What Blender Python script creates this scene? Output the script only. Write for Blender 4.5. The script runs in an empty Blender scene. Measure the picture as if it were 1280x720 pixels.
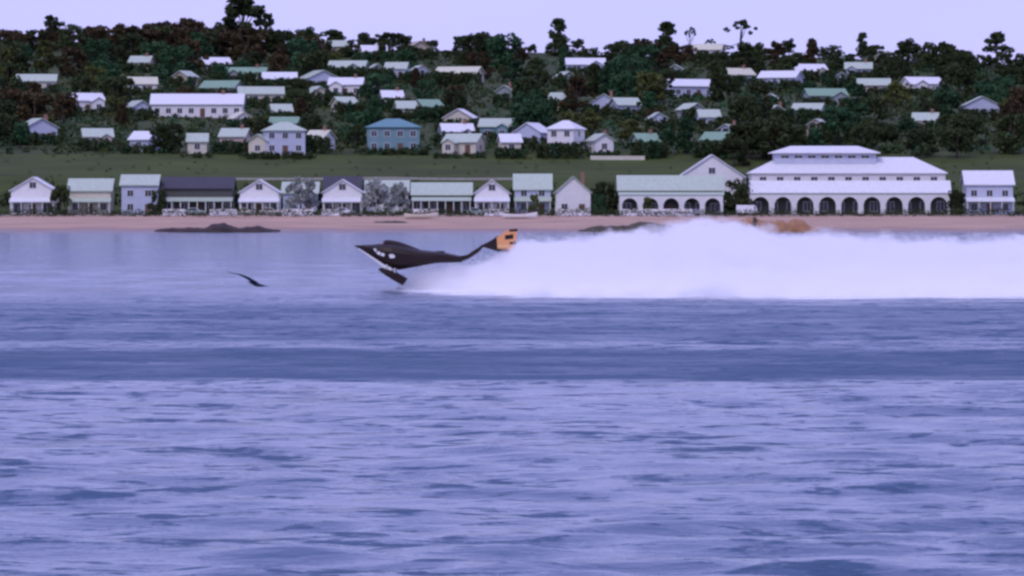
import bpy, bmesh, math, random
import numpy as np
from mathutils import Vector, Matrix

random.seed(7)
rng = np.random.default_rng(11)
R = math.radians
sc = bpy.context.scene
COL = sc.collection

# ------------------------------------------------------------------ camera
F = 6089.0            # focal length in pixels of the 1280 wide picture
HY = 254.0            # picture row of the horizon
CAMZ = 5.5
cam_d = bpy.data.cameras.new("camera")
cam_d.sensor_width = 36.0
cam_d.lens = 36.0 * F / 1280.0
cam_d.shift_y = -(360.0 - HY) / 1280.0
cam_d.clip_start = 1.0
cam_d.clip_end = 12000.0
cam = bpy.data.objects.new("camera", cam_d)
cam.location = (0, 0, CAMZ)
cam.rotation_euler = (R(90), 0, 0)
COL.objects.link(cam)
sc.camera = cam

# ------------------------------------------------------------------ sky, sun, exposure
SUN_EL, SUN_AZ = R(46), R(205)      # azimuth clockwise from +Y
w = bpy.data.worlds.new("World")
sc.world = w
w.use_nodes = True
nt = w.node_tree
nt.nodes.clear()
sky = nt.nodes.new("ShaderNodeTexSky")
sky.sky_type = 'NISHITA'
sky.sun_disc = False
sky.sun_elevation = SUN_EL
sky.sun_rotation = SUN_AZ
veil = nt.nodes.new("ShaderNodeMixRGB")       # thin even overcast over the clear sky
veil.inputs['Fac'].default_value = 0.78
wtc = nt.nodes.new("ShaderNodeTexCoord")
wmp = nt.nodes.new("ShaderNodeMapping"); wmp.inputs['Scale'].default_value = (5, 5, 14)
wno = nt.nodes.new("ShaderNodeTexNoise"); wno.inputs['Scale'].default_value = 1.6; wno.inputs['Detail'].default_value = 4
wra = nt.nodes.new("ShaderNodeMixRGB")
wra.inputs['Color1'].default_value = (5.2, 5.5, 12.2, 1)
wra.inputs['Color2'].default_value = (6.7, 6.0, 12.6, 1)
nt.links.new(wtc.outputs['Generated'], wmp.inputs['Vector']); nt.links.new(wmp.outputs[0], wno.inputs['Vector'])
nt.links.new(wno.outputs['Fac'], wra.inputs['Fac']); nt.links.new(wra.outputs[0], veil.inputs['Color2'])
bg = nt.nodes.new("ShaderNodeBackground")
bg.inputs['Strength'].default_value = 0.10
wo = nt.nodes.new("ShaderNodeOutputWorld")
nt.links.new(sky.outputs[0], veil.inputs['Color1'])
nt.links.new(veil.outputs[0], bg.inputs['Color'])
nt.links.new(bg.outputs[0], wo.inputs[0])

sd = bpy.data.lights.new("sun", 'SUN')
sd.energy = 0.95
sd.angle = R(10)
sd.color = (1.0, 0.92, 0.86)
sun = bpy.data.objects.new("sun", sd)
dirv = Vector((math.sin(SUN_AZ) * math.cos(SUN_EL), math.cos(SUN_AZ) * math.cos(SUN_EL), math.sin(SUN_EL)))
sun.rotation_euler = (-dirv).to_track_quat('-Z', 'Y').to_euler()
sun.location = (0, -50, 200)
COL.objects.link(sun)

vs = sc.view_settings
sc.display_settings.display_device = 'sRGB'
vs.view_transform = 'Standard'
vs.look = 'None'
vs.exposure = 0.08
vs.gamma = 1.0
vs.use_curve_mapping = False
sc.cycles.filter_width = 2.8          # soft tape-like picture
sc.cycles.max_bounces = 10
sc.cycles.diffuse_bounces = 3
sc.cycles.glossy_bounces = 3
sc.cycles.volume_bounces = 6
sc.cycles.transparent_max_bounces = 8

# ------------------------------------------------------------------ picture <-> place
def X(px, d): return (px - 640.0) * d / F
def Z(py, d): return CAMZ + (HY - py) * d / F
def PY(z, d): return HY - (z - CAMZ) * F / d

def hnoise(x, y, seed=0):
    """smooth value noise, numpy"""
    x = np.asarray(x, float); y = np.asarray(y, float)
    xi = np.floor(x).astype(np.int64); yi = np.floor(y).astype(np.int64)
    fx = x - xi; fy = y - yi
    fx = fx * fx * (3 - 2 * fx); fy = fy * fy * (3 - 2 * fy)
    def h(a, b):
        n = (a * 374761393 + b * 668265263 + seed * 1442695041) & 0x7fffffff
        n = ((n ^ (n >> 13)) * 1274126177) & 0x7fffffff
        return ((n ^ (n >> 16)) & 0xffff) / 65535.0
    a = h(xi, yi); b = h(xi + 1, yi); c = h(xi, yi + 1); d = h(xi + 1, yi + 1)
    return (a * (1 - fx) + b * fx) * (1 - fy) + (c * (1 - fx) + d * fx) * fy
def fbm(x, y, seed=0, o=4):
    s = 0; a = 0.5; f = 1
    for k in range(o):
        s = s + a * (hnoise(np.asarray(x) * f, np.asarray(y) * f, seed + k) - 0.5); a *= 0.5; f *= 2.03
    return s * 2

TD = [860, 905, 960, 992, 1012, 1035, 1080, 1500, 1650, 2600, 4000]
TZ = [-1.6, 0, 3.0, 3.3, 5.5, 10.8, 16.6, 51, 53, 30, 10]
def T(x, d):
    x = np.asarray(x, float); d = np.asarray(d, float)
    z = np.interp(d, TD, TZ)
    up = np.clip((d - 1080) / 420, 0, 1)
    near = np.clip((d - 1000) / 80, 0, 1)
    lim = np.clip(x, -260, 260)
    z = z - up * lim * 0.022
    z = z + near * 1.6 * fbm(x / 55.0, d / 70.0, 3) + up * 2.0 * fbm(x / 25.0, d / 60.0, 9)
    beach = np.clip(1 - np.abs(d - 915) / 60, 0, 1)
    z = z + beach * 0.25 * fbm(x / 18.0, d / 14.0, 21) - beach * 0.10
    return z
def ground_at(px, py, d0=1000, d1=1640):
    ds = np.arange(d0, d1, 1.0)
    y = PY(T(X(px, ds), ds), ds)
    k = np.argmax(y <= py)
    if y[k] > py: k = len(ds) - 1
    return float(ds[k])
def stand_at(px, ytop, H, d0=1082, d1=1620):
    ds = np.arange(d0, d1, 1.0)
    y = PY(T(X(px, ds), ds) + H, ds)
    k = np.argmax(y <= ytop)
    if y[k] > ytop: k = len(ds) - 1
    return float(ds[k])

# ------------------------------------------------------------------ materials
MATS = {}
def mat(name, col, rough=0.7, var=0.15, scale=1.5, bump=0.0, spec=0.3, stretch=None, rnd=0.0):
    if name in MATS: return MATS[name]
    m = bpy.data.materials.new(name); m.use_nodes = True
    n = m.node_tree.nodes; l = m.node_tree.links
    b = n['Principled BSDF']
    b.inputs['Roughness'].default_value = rough
    b.inputs['Specular IOR Level'].default_value = spec
    tc = n.new('ShaderNodeTexCoord')
    mp = n.new('ShaderNodeMapping')
    if stretch: mp.inputs['Scale'].default_value = stretch
    l.new(tc.outputs['Object'], mp.inputs['Vector'])
    no = n.new('ShaderNodeTexNoise')
    no.inputs['Scale'].default_value = scale
    no.inputs['Detail'].default_value = 6
    no.inputs['Roughness'].default_value = 0.65
    l.new(mp.outputs[0], no.inputs['Vector'])
    ra = n.new('ShaderNodeValToRGB')
    ra.color_ramp.elements[0].position = 0.3
    ra.color_ramp.elements[1].position = 0.7
    c = np.array(col)
    ra.color_ramp.elements[0].color = (*np.clip(c * (1 - var), 0, 1), 1)
    ra.color_ramp.elements[1].color = (*np.clip(c * (1 + var), 0, 0.95), 1)
    l.new(no.outputs['Fac'], ra.inputs['Fac'])
    out = ra.outputs[0]
    if rnd:
        oi = n.new('ShaderNodeObjectInfo')
        hs = n.new('ShaderNodeHueSaturation')
        mr = n.new('ShaderNodeMapRange')
        mr.inputs['To Min'].default_value = 1 - rnd; mr.inputs['To Max'].default_value = 1 + rnd
        l.new(oi.outputs['Random'], mr.inputs['Value'])
        l.new(mr.outputs[0], hs.inputs['Value'])
        l.new(out, hs.inputs['Color']); out = hs.outputs[0]
    l.new(out, b.inputs['Base Color'])
    if bump:
        bp = n.new('ShaderNodeBump'); bp.inputs['Strength'].default_value = bump
        bp.inputs['Distance'].default_value = 0.05
        l.new(no.outputs['Fac'], bp.inputs['Height']); l.new(bp.outputs[0], b.inputs['Normal'])
    MATS[name] = m
    return m

def leaf_mat(name, col, var=0.45):
    m = mat(name, col, rough=0.75, var=var, scale=0.9, spec=0.15, rnd=0.3)
    return m

M_WHITE = mat("white_paint", (0.78, 0.77, 0.76), 0.6, 0.07, 0.8)
M_CREAM = mat("cream_paint", (0.62, 0.58, 0.47), 0.6, 0.10, 0.8)
M_BEIGE = mat("beige_render", (0.42, 0.37, 0.29), 0.7, 0.12, 0.8)
M_LAV = mat("pale_blue_paint", (0.50, 0.54, 0.66), 0.6, 0.10, 0.8)
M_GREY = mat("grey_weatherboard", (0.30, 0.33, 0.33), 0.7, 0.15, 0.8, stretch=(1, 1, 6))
M_PINK = mat("pink_render", (0.58, 0.46, 0.44), 0.7, 0.10, 0.8)
M_TEAL = mat("teal_roof_sheet", (0.13, 0.27, 0.30), 0.5, 0.18, 1.0, stretch=(4, .5, 1))
M_RWHITE = mat("white_roof_sheet", (0.74, 0.75, 0.76), 0.45, 0.10, 0.9, stretch=(5, .6, 1))
M_RPALE = mat("pale_grey_roof_sheet", (0.46, 0.54, 0.43), 0.5, 0.14, 0.9, stretch=(5, .6, 1))
M_RGREEN = mat("faded_green_roof_sheet", (0.22, 0.36, 0.24), 0.5, 0.16, 0.9, stretch=(5, .6, 1))
M_TEALW = mat("teal_painted_boards", (0.17, 0.29, 0.32), 0.6, 0.15, 0.8, stretch=(1, 1, 6))
M_RDARK = mat("dark_slate_roof", (0.06, 0.06, 0.075), 0.7, 0.25, 2.0)
M_GLASS = mat("dark_window_glass", (0.03, 0.035, 0.05), 0.12, 0.3, 0.6, spec=0.5)
M_DOOR = mat("brown_door_wood", (0.16, 0.09, 0.06), 0.6, 0.2, 2.0, stretch=(6, 6, 1))
M_BRICK = mat("chimney_brick", (0.27, 0.15, 0.12), 0.85, 0.25, 5.0)
M_CONC = mat("pale_concrete", (0.36, 0.35, 0.32), 0.9, 0.2, 1.2)
M_RCREAM = mat("cream_roof_sheet", (0.62, 0.62, 0.46), 0.5, 0.12, 0.9, stretch=(5, .6, 1))
M_VSHADE = mat("veranda_shade_boards", (0.085, 0.085, 0.08), 0.7, 0.2, 0.8, stretch=(1, 1, 6))  # wall colour taken near black to paint in the shade under verandas and arches
M_BARK = mat("tree_bark", (0.085, 0.07, 0.055), 0.9, 0.3, 3.0, bump=0.5)
M_L = {
    'dark': leaf_mat("dark_green_leaves", (0.040, 0.058, 0.020)),
    'brown': leaf_mat("brown_green_leaves", (0.060, 0.044, 0.020)),
    'olive': leaf_mat("olive_leaves", (0.080, 0.095, 0.026)),
    'blue': leaf_mat("blue_green_leaves", (0.034, 0.085, 0.036)),
    'grey': leaf_mat("silver_grey_leaves", (0.33, 0.36, 0.33), .25),
}

# ------------------------------------------------------------------ mesh helpers
class MB:
    def __init__(s): s.v = []; s.f = []; s.m = []
    def add(s, vs_, fs, mi=0):
        b = len(s.v); s.v += [tuple(p) for p in vs_]
        s.f += [tuple(b + i for i in f) for f in fs]; s.m += [mi] * len(fs)
        return s
    def box(s, x0, x1, y0, y1, z0, z1, mi=0):
        return s.add([(x0,y0,z0),(x1,y0,z0),(x1,y1,z0),(x0,y1,z0),(x0,y0,z1),(x1,y0,z1),(x1,y1,z1),(x0,y1,z1)],
              [(0,3,2,1),(4,5,6,7),(0,1,5,4),(1,2,6,5),(2,3,7,6),(3,0,4,7)], mi)
    def prism(s, poly, axis, a, b, mi=0):
        """poly: 2-D points; axis 'y' -> (x,z) extruded along y ; axis 'x' -> (y,z) extruded along x ; axis 'z'"""
        n = len(poly)
        if axis == 'y': P = [(p[0], a, p[1]) for p in poly] + [(p[0], b, p[1]) for p in poly]
        elif axis == 'x': P = [(a, p[0], p[1]) for p in poly] + [(b, p[0], p[1]) for p in poly]
        else: P = [(p[0], p[1], a) for p in poly] + [(p[0], p[1], b) for p in poly]
        fs = [tuple(range(n)), tuple(range(2*n-1, n-1, -1))]
        fs += [(i, (i+1) % n, n + (i+1) % n, n + i)[::-1] for i in range(n)]
        return s.add(P, fs, mi)
    def tube(s, pts, rad, n=6, mi=0, cap=True):
        pts = [Vector(p) for p in pts]; rings = []; V = []
        for i, p in enumerate(pts):
            t = (pts[min(i+1, len(pts)-1)] - pts[max(i-1, 0)]).normalized()
            u = t.orthogonal().normalized() if i == 0 else (u - t * u.dot(t)).normalized()
            q = t.cross(u)
            for k in range(n):
                a = 2*math.pi*k/n
                V.append(p + (u*math.cos(a) + q*math.sin(a)) * rad[i])
        fs = []
        for i in range(len(pts)-1):
            for k in range(n):
                fs.append((i*n+k, i*n+(k+1) % n, (i+1)*n+(k+1) % n, (i+1)*n+k))
        if cap:
            fs.append(tuple(range(n))[::-1]); fs.append(tuple((len(pts)-1)*n+k for k in range(n)))
        return s.add(V, fs, mi)
    def loft(s, secs, mi=0, cap=True):
        n = len(secs[0]); V = [p for q in secs for p in q]; fs = []
        for i in range(len(secs)-1):
            for k in range(n):
                fs.append((i*n+k, i*n+(k+1) % n, (i+1)*n+(k+1) % n, (i+1)*n+k))
        if cap:
            fs.append(tuple(range(n))[::-1]); fs.append(tuple((len(secs)-1)*n+k for k in range(n)))
        return s.add(V, fs, mi)
    def mesh(s, name, mats, smooth=False):
        me = bpy.data.meshes.new(name)
        me.from_pydata(s.v, [], s.f)
        for m in (mats if isinstance(mats, (list, tuple)) else [mats]): me.materials.append(m)
        me.polygons.foreach_set('material_index', s.m)
        bm = bmesh.new(); bm.from_mesh(me); bmesh.ops.recalc_face_normals(bm, faces=bm.faces[:]); bm.to_mesh(me); bm.free()
        if smooth: me.polygons.foreach_set('use_smooth', [True] * len(me.polygons))
        me.update(); return me
    def build(s, name, mats, parent=None, smooth=False):
        return link(name, s.mesh(name, mats, smooth), parent)

def link(name, me, parent=None, loc=None):
    o = bpy.data.objects.new(name, me); COL.objects.link(o)
    if parent: o.parent = parent
    if loc is not None: o.location = loc
    return o
def tag(o, label=None, cat=None, group=None, kind=None):
    if label: o['label'] = label
    if cat: o['category'] = cat
    if group: o['group'] = group
    if kind: o['kind'] = kind
    return o
def empty(name, loc, rz=0, label=None, cat=None, group=None):
    o = bpy.data.objects.new(name, None); COL.objects.link(o)
    o.location = loc; o.rotation_euler = (0, 0, rz); o.empty_display_size = 0.5
    return tag(o, label, cat, group)
def grid_mesh(name, XX, YY, ZZ, m, smooth=True):
    r, c = XX.shape
    co = np.stack([XX, YY, ZZ], -1).reshape(-1, 3).astype(np.float32)
    i = np.arange(r*c).reshape(r, c)
    q = np.stack([i[:-1,:-1], i[:-1,1:], i[1:,1:], i[1:,:-1]], -1).reshape(-1, 4)
    return np_mesh(name, co, q, m, smooth)
def np_mesh(name, co, q, m, smooth=False):
    me = bpy.data.meshes.new(name)
    me.vertices.add(len(co)); me.vertices.foreach_set('co', np.ascontiguousarray(co, np.float32).ravel())
    k = q.shape[1]
    me.loops.add(q.size); me.loops.foreach_set('vertex_index', np.ascontiguousarray(q, np.int32).ravel())
    me.polygons.add(len(q)); me.polygons.foreach_set('loop_start', np.arange(0, q.size, k, dtype=np.int32))
    try: me.polygons.foreach_set('loop_total', np.full(len(q), k, np.int32))
    except Exception: pass
    me.update(calc_edges=True)
    me.validate()
    me.polygons.foreach_set('use_smooth', np.full(len(me.polygons), smooth))
    me.materials.append(m); me.update()
    return me

# ------------------------------------------------------------------ water
def water_material():
    m = bpy.data.materials.new("lake_water"); m.use_nodes = True
    n = m.node_tree.nodes; l = m.node_tree.links
    b = n['Principled BSDF']
    b.inputs['Roughness'].default_value = 0.16
    b.inputs['IOR'].default_value = 1.333
    tc = n.new('ShaderNodeTexCoord')
    def noise(scale, st, detail=3, rough=0.55):
        mp = n.new('ShaderNodeMapping'); mp.inputs['Scale'].default_value = st
        l.new(tc.outputs['Object'], mp.inputs['Vector'])
        t = n.new('ShaderNodeTexNoise'); t.inputs['Scale'].default_value = scale
        t.inputs['Detail'].default_value = detail; t.inputs['Roughness'].default_value = rough
        l.new(mp.outputs[0], t.inputs['Vector']); return t.outputs['Fac']
    def math_(op, a, c, clamp=False):
        q = n.new('ShaderNodeMath'); q.operation = op; q.use_clamp = clamp
        for i, v in enumerate((a, c)):
            if isinstance(v, (int, float)): q.inputs[i].default_value = v
            else: l.new(v, q.inputs[i])
        return q.outputs[0]
    sep = n.new('ShaderNodeSeparateXYZ'); l.new(tc.outputs['Object'], sep.inputs[0])
    # wind lanes: where the breeze ruffles the lake more, ripples are steeper
    wob = noise(0.03, (0.5, 1, 1), 2)
    dist = math_('ADD', sep.outputs['Y'], math_('MULTIPLY', math_('SUBTRACT', wob, 0.5), 12.0))
    mr = n.new('ShaderNodeMapRange'); mr.inputs['From Min'].default_value = 0; mr.inputs['From Max'].default_value = 500
    l.new(dist, mr.inputs['Value'])
    cv = n.new('ShaderNodeValToRGB'); cr = cv.color_ramp
    pts = [(0, .15), (149, .14), (153, .85), (178, .85), (183, .40), (191, .40), (198, .62), (255, .60), (275, .35), (310, .24), (500, .24)]
    while len(cr.elements) < len(pts): cr.elements.new(0.5)
    for e, (p, v) in zip(cr.elements, pts):
        e.position = p / 500; e.color = (v, v, v, 1)
    l.new(mr.outputs[0], cv.inputs['Fac'])
    lane = math_('MULTIPLY', cv.outputs[0], math_('ADD', -.05, math_('MULTIPLY', noise(0.16, (0.45, 1, 1), 5, 0.7), 2.0)))
    st = n.new('ShaderNodeMapRange'); st.interpolation_type = 'SMOOTHSTEP'
    st.inputs['From Min'].default_value = .515; st.inputs['From Max'].default_value = .585
    l.new(math_('ADD', math_('MULTIPLY', noise(1.8, (0.5, 1, 1), 5, 0.65), .62), math_('MULTIPLY', noise(0.4, (0.4, 1, 1), 3, 0.6), .38)), st.inputs['Value'])
    sf = n.new('ShaderNodeMapRange'); sf.inputs['From Min'].default_value = 240; sf.inputs['From Max'].default_value = 300
    sf.inputs['To Min'].default_value = .85; sf.inputs['To Max'].default_value = .18
    l.new(dist, sf.inputs['Value'])
    lane = math_('ADD', lane, math_('MULTIPLY', st.outputs[0], sf.outputs[0]), True)
    rr = n.new('ShaderNodeMapRange'); rr.inputs['From Min'].default_value = .25; rr.inputs['From Max'].default_value = 1.0
    rr.inputs['To Min'].default_value = .11; rr.inputs['To Max'].default_value = .62
    l.new(lane, rr.inputs['Value']); l.new(rr.outputs[0], b.inputs['Roughness'])
    r1 = noise(1.1, (0.45, 1, 1), 4, 0.6)
    r2 = noise(3.6, (0.5, 1, 1), 3, 0.6)
    h = math_('ADD', math_('MULTIPLY', r1, 0.55), math_('MULTIPLY', r2, 0.26))
    bp = n.new('ShaderNodeBump'); bp.inputs['Distance'].default_value = 1.0
    l.new(math_('MULTIPLY', lane, 0.9, True), bp.inputs['Strength']); l.new(h, bp.inputs['Height'])
    l.new(bp.outputs[0], b.inputs['Normal'])
    ra = n.new('ShaderNodeValToRGB')
    ra.color_ramp.elements[0].color = (0.040, 0.090, 0.17, 1); ra.color_ramp.elements[1].color = (0.060, 0.12, 0.21, 1)
    l.new(noise(0.08, (0.5, 1, 1), 3), ra.inputs['Fac'])
    l.new(ra.outputs[0], b.inputs['Base Color'])
    # churned white water lying on the lake behind the boat
    fx = n.new('ShaderNodeMapRange'); fx.inputs['From Min'].default_value = -8; fx.inputs['From Max'].default_value = 2
    l.new(sep.outputs['X'], fx.inputs['Value'])
    half = math_('ADD', 4.0, math_('MULTIPLY', fx.outputs[0], 22.0))
    off = math_('ABSOLUTE', math_('SUBTRACT', sep.outputs['Y'], 306.0), 0)
    edge = math_('SUBTRACT', half, off)
    edge = math_('ADD', edge, math_('MULTIPLY', math_('SUBTRACT', noise(0.35, (0.4, 1, 1), 5, 0.7), 0.5), 22.0))
    fm = math_('MULTIPLY', math_('MULTIPLY', edge, 0.3, True), math_('MULTIPLY', fx.outputs[0], 3.0, True), True)
    foam = n.new('ShaderNodeBsdfDiffuse'); foam.inputs['Color'].default_value = (0.86, 0.86, 0.86, 1)
    mx = n.new('ShaderNodeMixShader')
    l.new(fm, mx.inputs[0]); l.new(b.outputs[0], mx.inputs[1]); l.new(foam.outputs[0], mx.inputs[2])
    l.new(mx.outputs[0], n['Material Output'].inputs['Surface'])
    return m

rows = [-600, -200, -60, -20, 0, 15, 28, 36]
d = 42.0
while d < 935:
    rows.append(d); d += max(0.26, d * 0.0032)
rows = np.array(rows + [960.0])
u = np.linspace(-1, 1, 421)
outer = np.array([1.15, 1.5, 2.2, 4, 9, 25])
u = np.concatenate([-outer[::-1], u, outer])
DD, UU = np.meshgrid(rows, u, indexing='ij')
XX = UU * (9 + 0.145 * np.clip(DD, 40, 960))
ZZ = np.zeros_like(XX)
dstep = np.gradient(rows)[:, None]; xstep = np.gradient(XX, axis=1)
patch = 0.55 + 0.9 * np.clip(0.5 + fbm(XX / 22, DD / 30, 40), 0, 1)
for k in range(26):
    lam = 0.9 * (9.0 / 0.9) ** (k / 25.0)
    th = R(90) + rng.normal(0, 0.42)
    kx, ky = math.cos(th) * 2*math.pi/lam, math.sin(th) * 2*math.pi/lam
    amp = 0.0085 * lam ** 0.8 * (1.0 if lam < 3 else (3 / lam) ** .9)
    need = np.maximum(dstep, 0) * 3.2
    fade = np.clip((lam - need) / (0.6 * lam), 0, 1) * np.clip((lam - 3.0 * xstep * abs(math.cos(th))) / (0.5 * lam), 0, 1)
    ph = rng.uniform(0, 6.28) + 1.6 * fbm(XX / (lam * 5), DD / (lam * 5), 60 + k, 2)
    s = np.sin(kx * XX + ky * DD + ph)
    ZZ += amp * fade * (s + 0.35 * (s * s - 0.5)) * patch
ZZ *= np.clip((np.abs(1.2) - np.abs(UU)) / 0.2, 0, 1)
M_WATER = water_material()
tag(link("water", grid_mesh("water", XX, DD, ZZ, M_WATER)), kind='structure')

# ------------------------------------------------------------------ land
M_SAND = mat("pinkish_sand", (0.46, 0.31, 0.225), 0.9, 0.22, 0.22, bump=0.3, stretch=(0.35, 1, 1))
def wet_sand():
    n = M_SAND.node_tree.nodes; l = M_SAND.node_tree.links; b = n['Principled BSDF']
    src = b.inputs['Base Color'].links[0].from_socket
    tc = n.new('ShaderNodeTexCoord'); sp = n.new('ShaderNodeSeparateXYZ'); l.new(tc.outputs['Object'], sp.inputs[0])
    mp = n.new('ShaderNodeMapping'); mp.inputs['Scale'].default_value = (.05, .2, 1); l.new(tc.outputs['Object'], mp.inputs['Vector'])
    no = n.new('ShaderNodeTexNoise'); no.inputs['Scale'].default_value = 1.5; no.inputs['Detail'].default_value = 5; l.new(mp.outputs[0], no.inputs['Vector'])
    ad = n.new('ShaderNodeMath'); ad.operation = 'MULTIPLY_ADD'; ad.inputs[1].default_value = -1.8; l.new(no.outputs['Fac'], ad.inputs[0]); l.new(sp.outputs['Z'], ad.inputs[2])
    mr = n.new('ShaderNodeMapRange'); mr.inputs['From Min'].default_value = -.6; mr.inputs['From Max'].default_value = .1; l.new(ad.outputs[0], mr.inputs['Value'])
    mx = n.new('ShaderNodeMixRGB'); mx.inputs['Color1'].default_value = (.21, .135, .115, 1)
    l.new(mr.outputs[0], mx.inputs['Fac']); l.new(src, mx.inputs['Color2']); l.new(mx.outputs[0], b.inputs['Base Color'])
    rr = n.new('ShaderNodeMapRange'); rr.inputs['To Min'].default_value = .35; rr.inputs['To Max'].default_value = .9
    l.new(mr.outputs[0], rr.inputs['Value']); l.new(rr.outputs[0], b.inputs['Roughness'])
wet_sand()
def hill_material():
    m = mat("hillside_scrub_ground", (0.045, 0.066, 0.020), 0.95, 0.45, 0.06)
    n = m.node_tree.nodes; l = m.node_tree.links
    return m
M_GRASS = mat("olive_grass", (0.050, 0.071, 0.011), 0.95, 0.35, 0.12, stretch=(0.4, 1, 1))
M_SCRUB = hill_material()
xs = np.concatenate([[-4000, -2000, -900, -500], np.arange(-300, 301, 5.0), [500, 900, 2000, 4000]])
def land(name, ds, m):
    A, B = np.meshgrid(np.array(ds, float), xs, indexing='ij')
    return tag(link(name, grid_mesh(name, B, A, T(B, A), m)), kind='structure')
land("beach", np.arange(862, 973, 3.0), M_SAND)
land("foreshore_lawn", np.arange(973 - 1, 1083, 4.0).tolist()[:-1] + [1082], M_GRASS)
land("hillside", list(np.arange(1082, 1700, 7.0)) + [1750, 1900, 2200, 2600, 3200, 4000], M_SCRUB)

# ------------------------------------------------------------------ houses
RECTS = []     # what must stay visible of each house: px0, px1, py0, py1, distance

def window_meshes(w, h):
    key = ('win', round(w, 2), round(h, 2))
    if key not in MATS:
        f = MB()
        t = 0.09
        f.box(-w/2-t, w/2+t, -.07, .03, -t, 0); f.box(-w/2-t, w/2+t, -.07, .03, h, h+t)
        f.box(-w/2-t, -w/2, -.069, .03, 0, h); f.box(w/2, w/2+t, -.069, .03, 0, h)
        f.box(-.03, .03, -.06, .02, 0, h)
        p = MB(); p.box(-w/2, w/2, -.02, .02, 0, h)
        MATS[key] = (f.mesh('window', M_WHITE), p.mesh('pane', M_GLASS))
    return MATS[key]
def put_window(par, x, y, z, w=1.2, h=1.25, rz=0, pane_child=True):
    fm, pm = window_meshes(w, h)
    o = link('window', fm, par, (x, y, z)); o.rotation_euler = (0, 0, rz)
    link('pane', pm, o)
    return o

def roof_mesh(kind, w, dep, wh, rh, ov=0.45, t=0.18):
    b = MB()
    y0, y1 = -ov, dep + ov
    if kind == 'side':     # ridge along x
        s = rh / (dep / 2); ze = wh - s * ov
        poly = [(y0, ze), (dep/2, wh + rh), (y1, ze), (y1, ze + t), (dep/2, wh + rh + t), (y0, ze + t)]
        b.prism(poly, 'x', -w/2 - ov, w/2 + ov)
    elif kind == 'front':  # gable faces the lake
        s = rh / (w / 2); ze = wh - s * ov; xo = w/2 + ov
        poly = [(-xo, ze), (0, wh + rh), (xo, ze), (xo, ze + t), (0, wh + rh + t), (-xo, ze + t)]
        b.prism(poly, 'y', y0, y1)
    else:                  # hip
        xo = w/2 + ov; r = max(w/2 - dep/2, w * 0.12)
        V = [(-xo, y0, wh), (xo, y0, wh), (xo, y1, wh), (-xo, y1, wh),
             (-xo, y0, wh + t), (xo, y0, wh + t), (xo, y1, wh + t), (-xo, y1, wh + t),
             (-r, dep/2, wh + rh + t), (r, dep/2, wh + rh + t)]
        b.add(V, [(0, 3, 2, 1), (0, 1, 5, 4), (1, 2, 6, 5), (2, 3, 7, 6), (3, 0, 4, 7), (4, 5, 9, 8), (5, 6, 9), (6, 7, 8, 9), (7, 4, 8)])
    return b
def wall_mesh(kind, w, dep, wh, rh, sink=1.6):
    b = MB()
    if kind == 'side':
        b.prism([(0, -sink), (dep, -sink), (dep, wh - .01), (dep/2, wh + rh - .02), (0, wh - .01)], 'x', -w/2, w/2)
    elif kind == 'front':
        b.prism([(-w/2, -sink), (w/2, -sink), (w/2, wh - .01), (0, wh + rh - .02), (-w/2, wh - .01)], 'y', 0, dep)
    else:
        b.box(-w/2, w/2, 0, dep, -sink, wh - .003)
    return b
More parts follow.
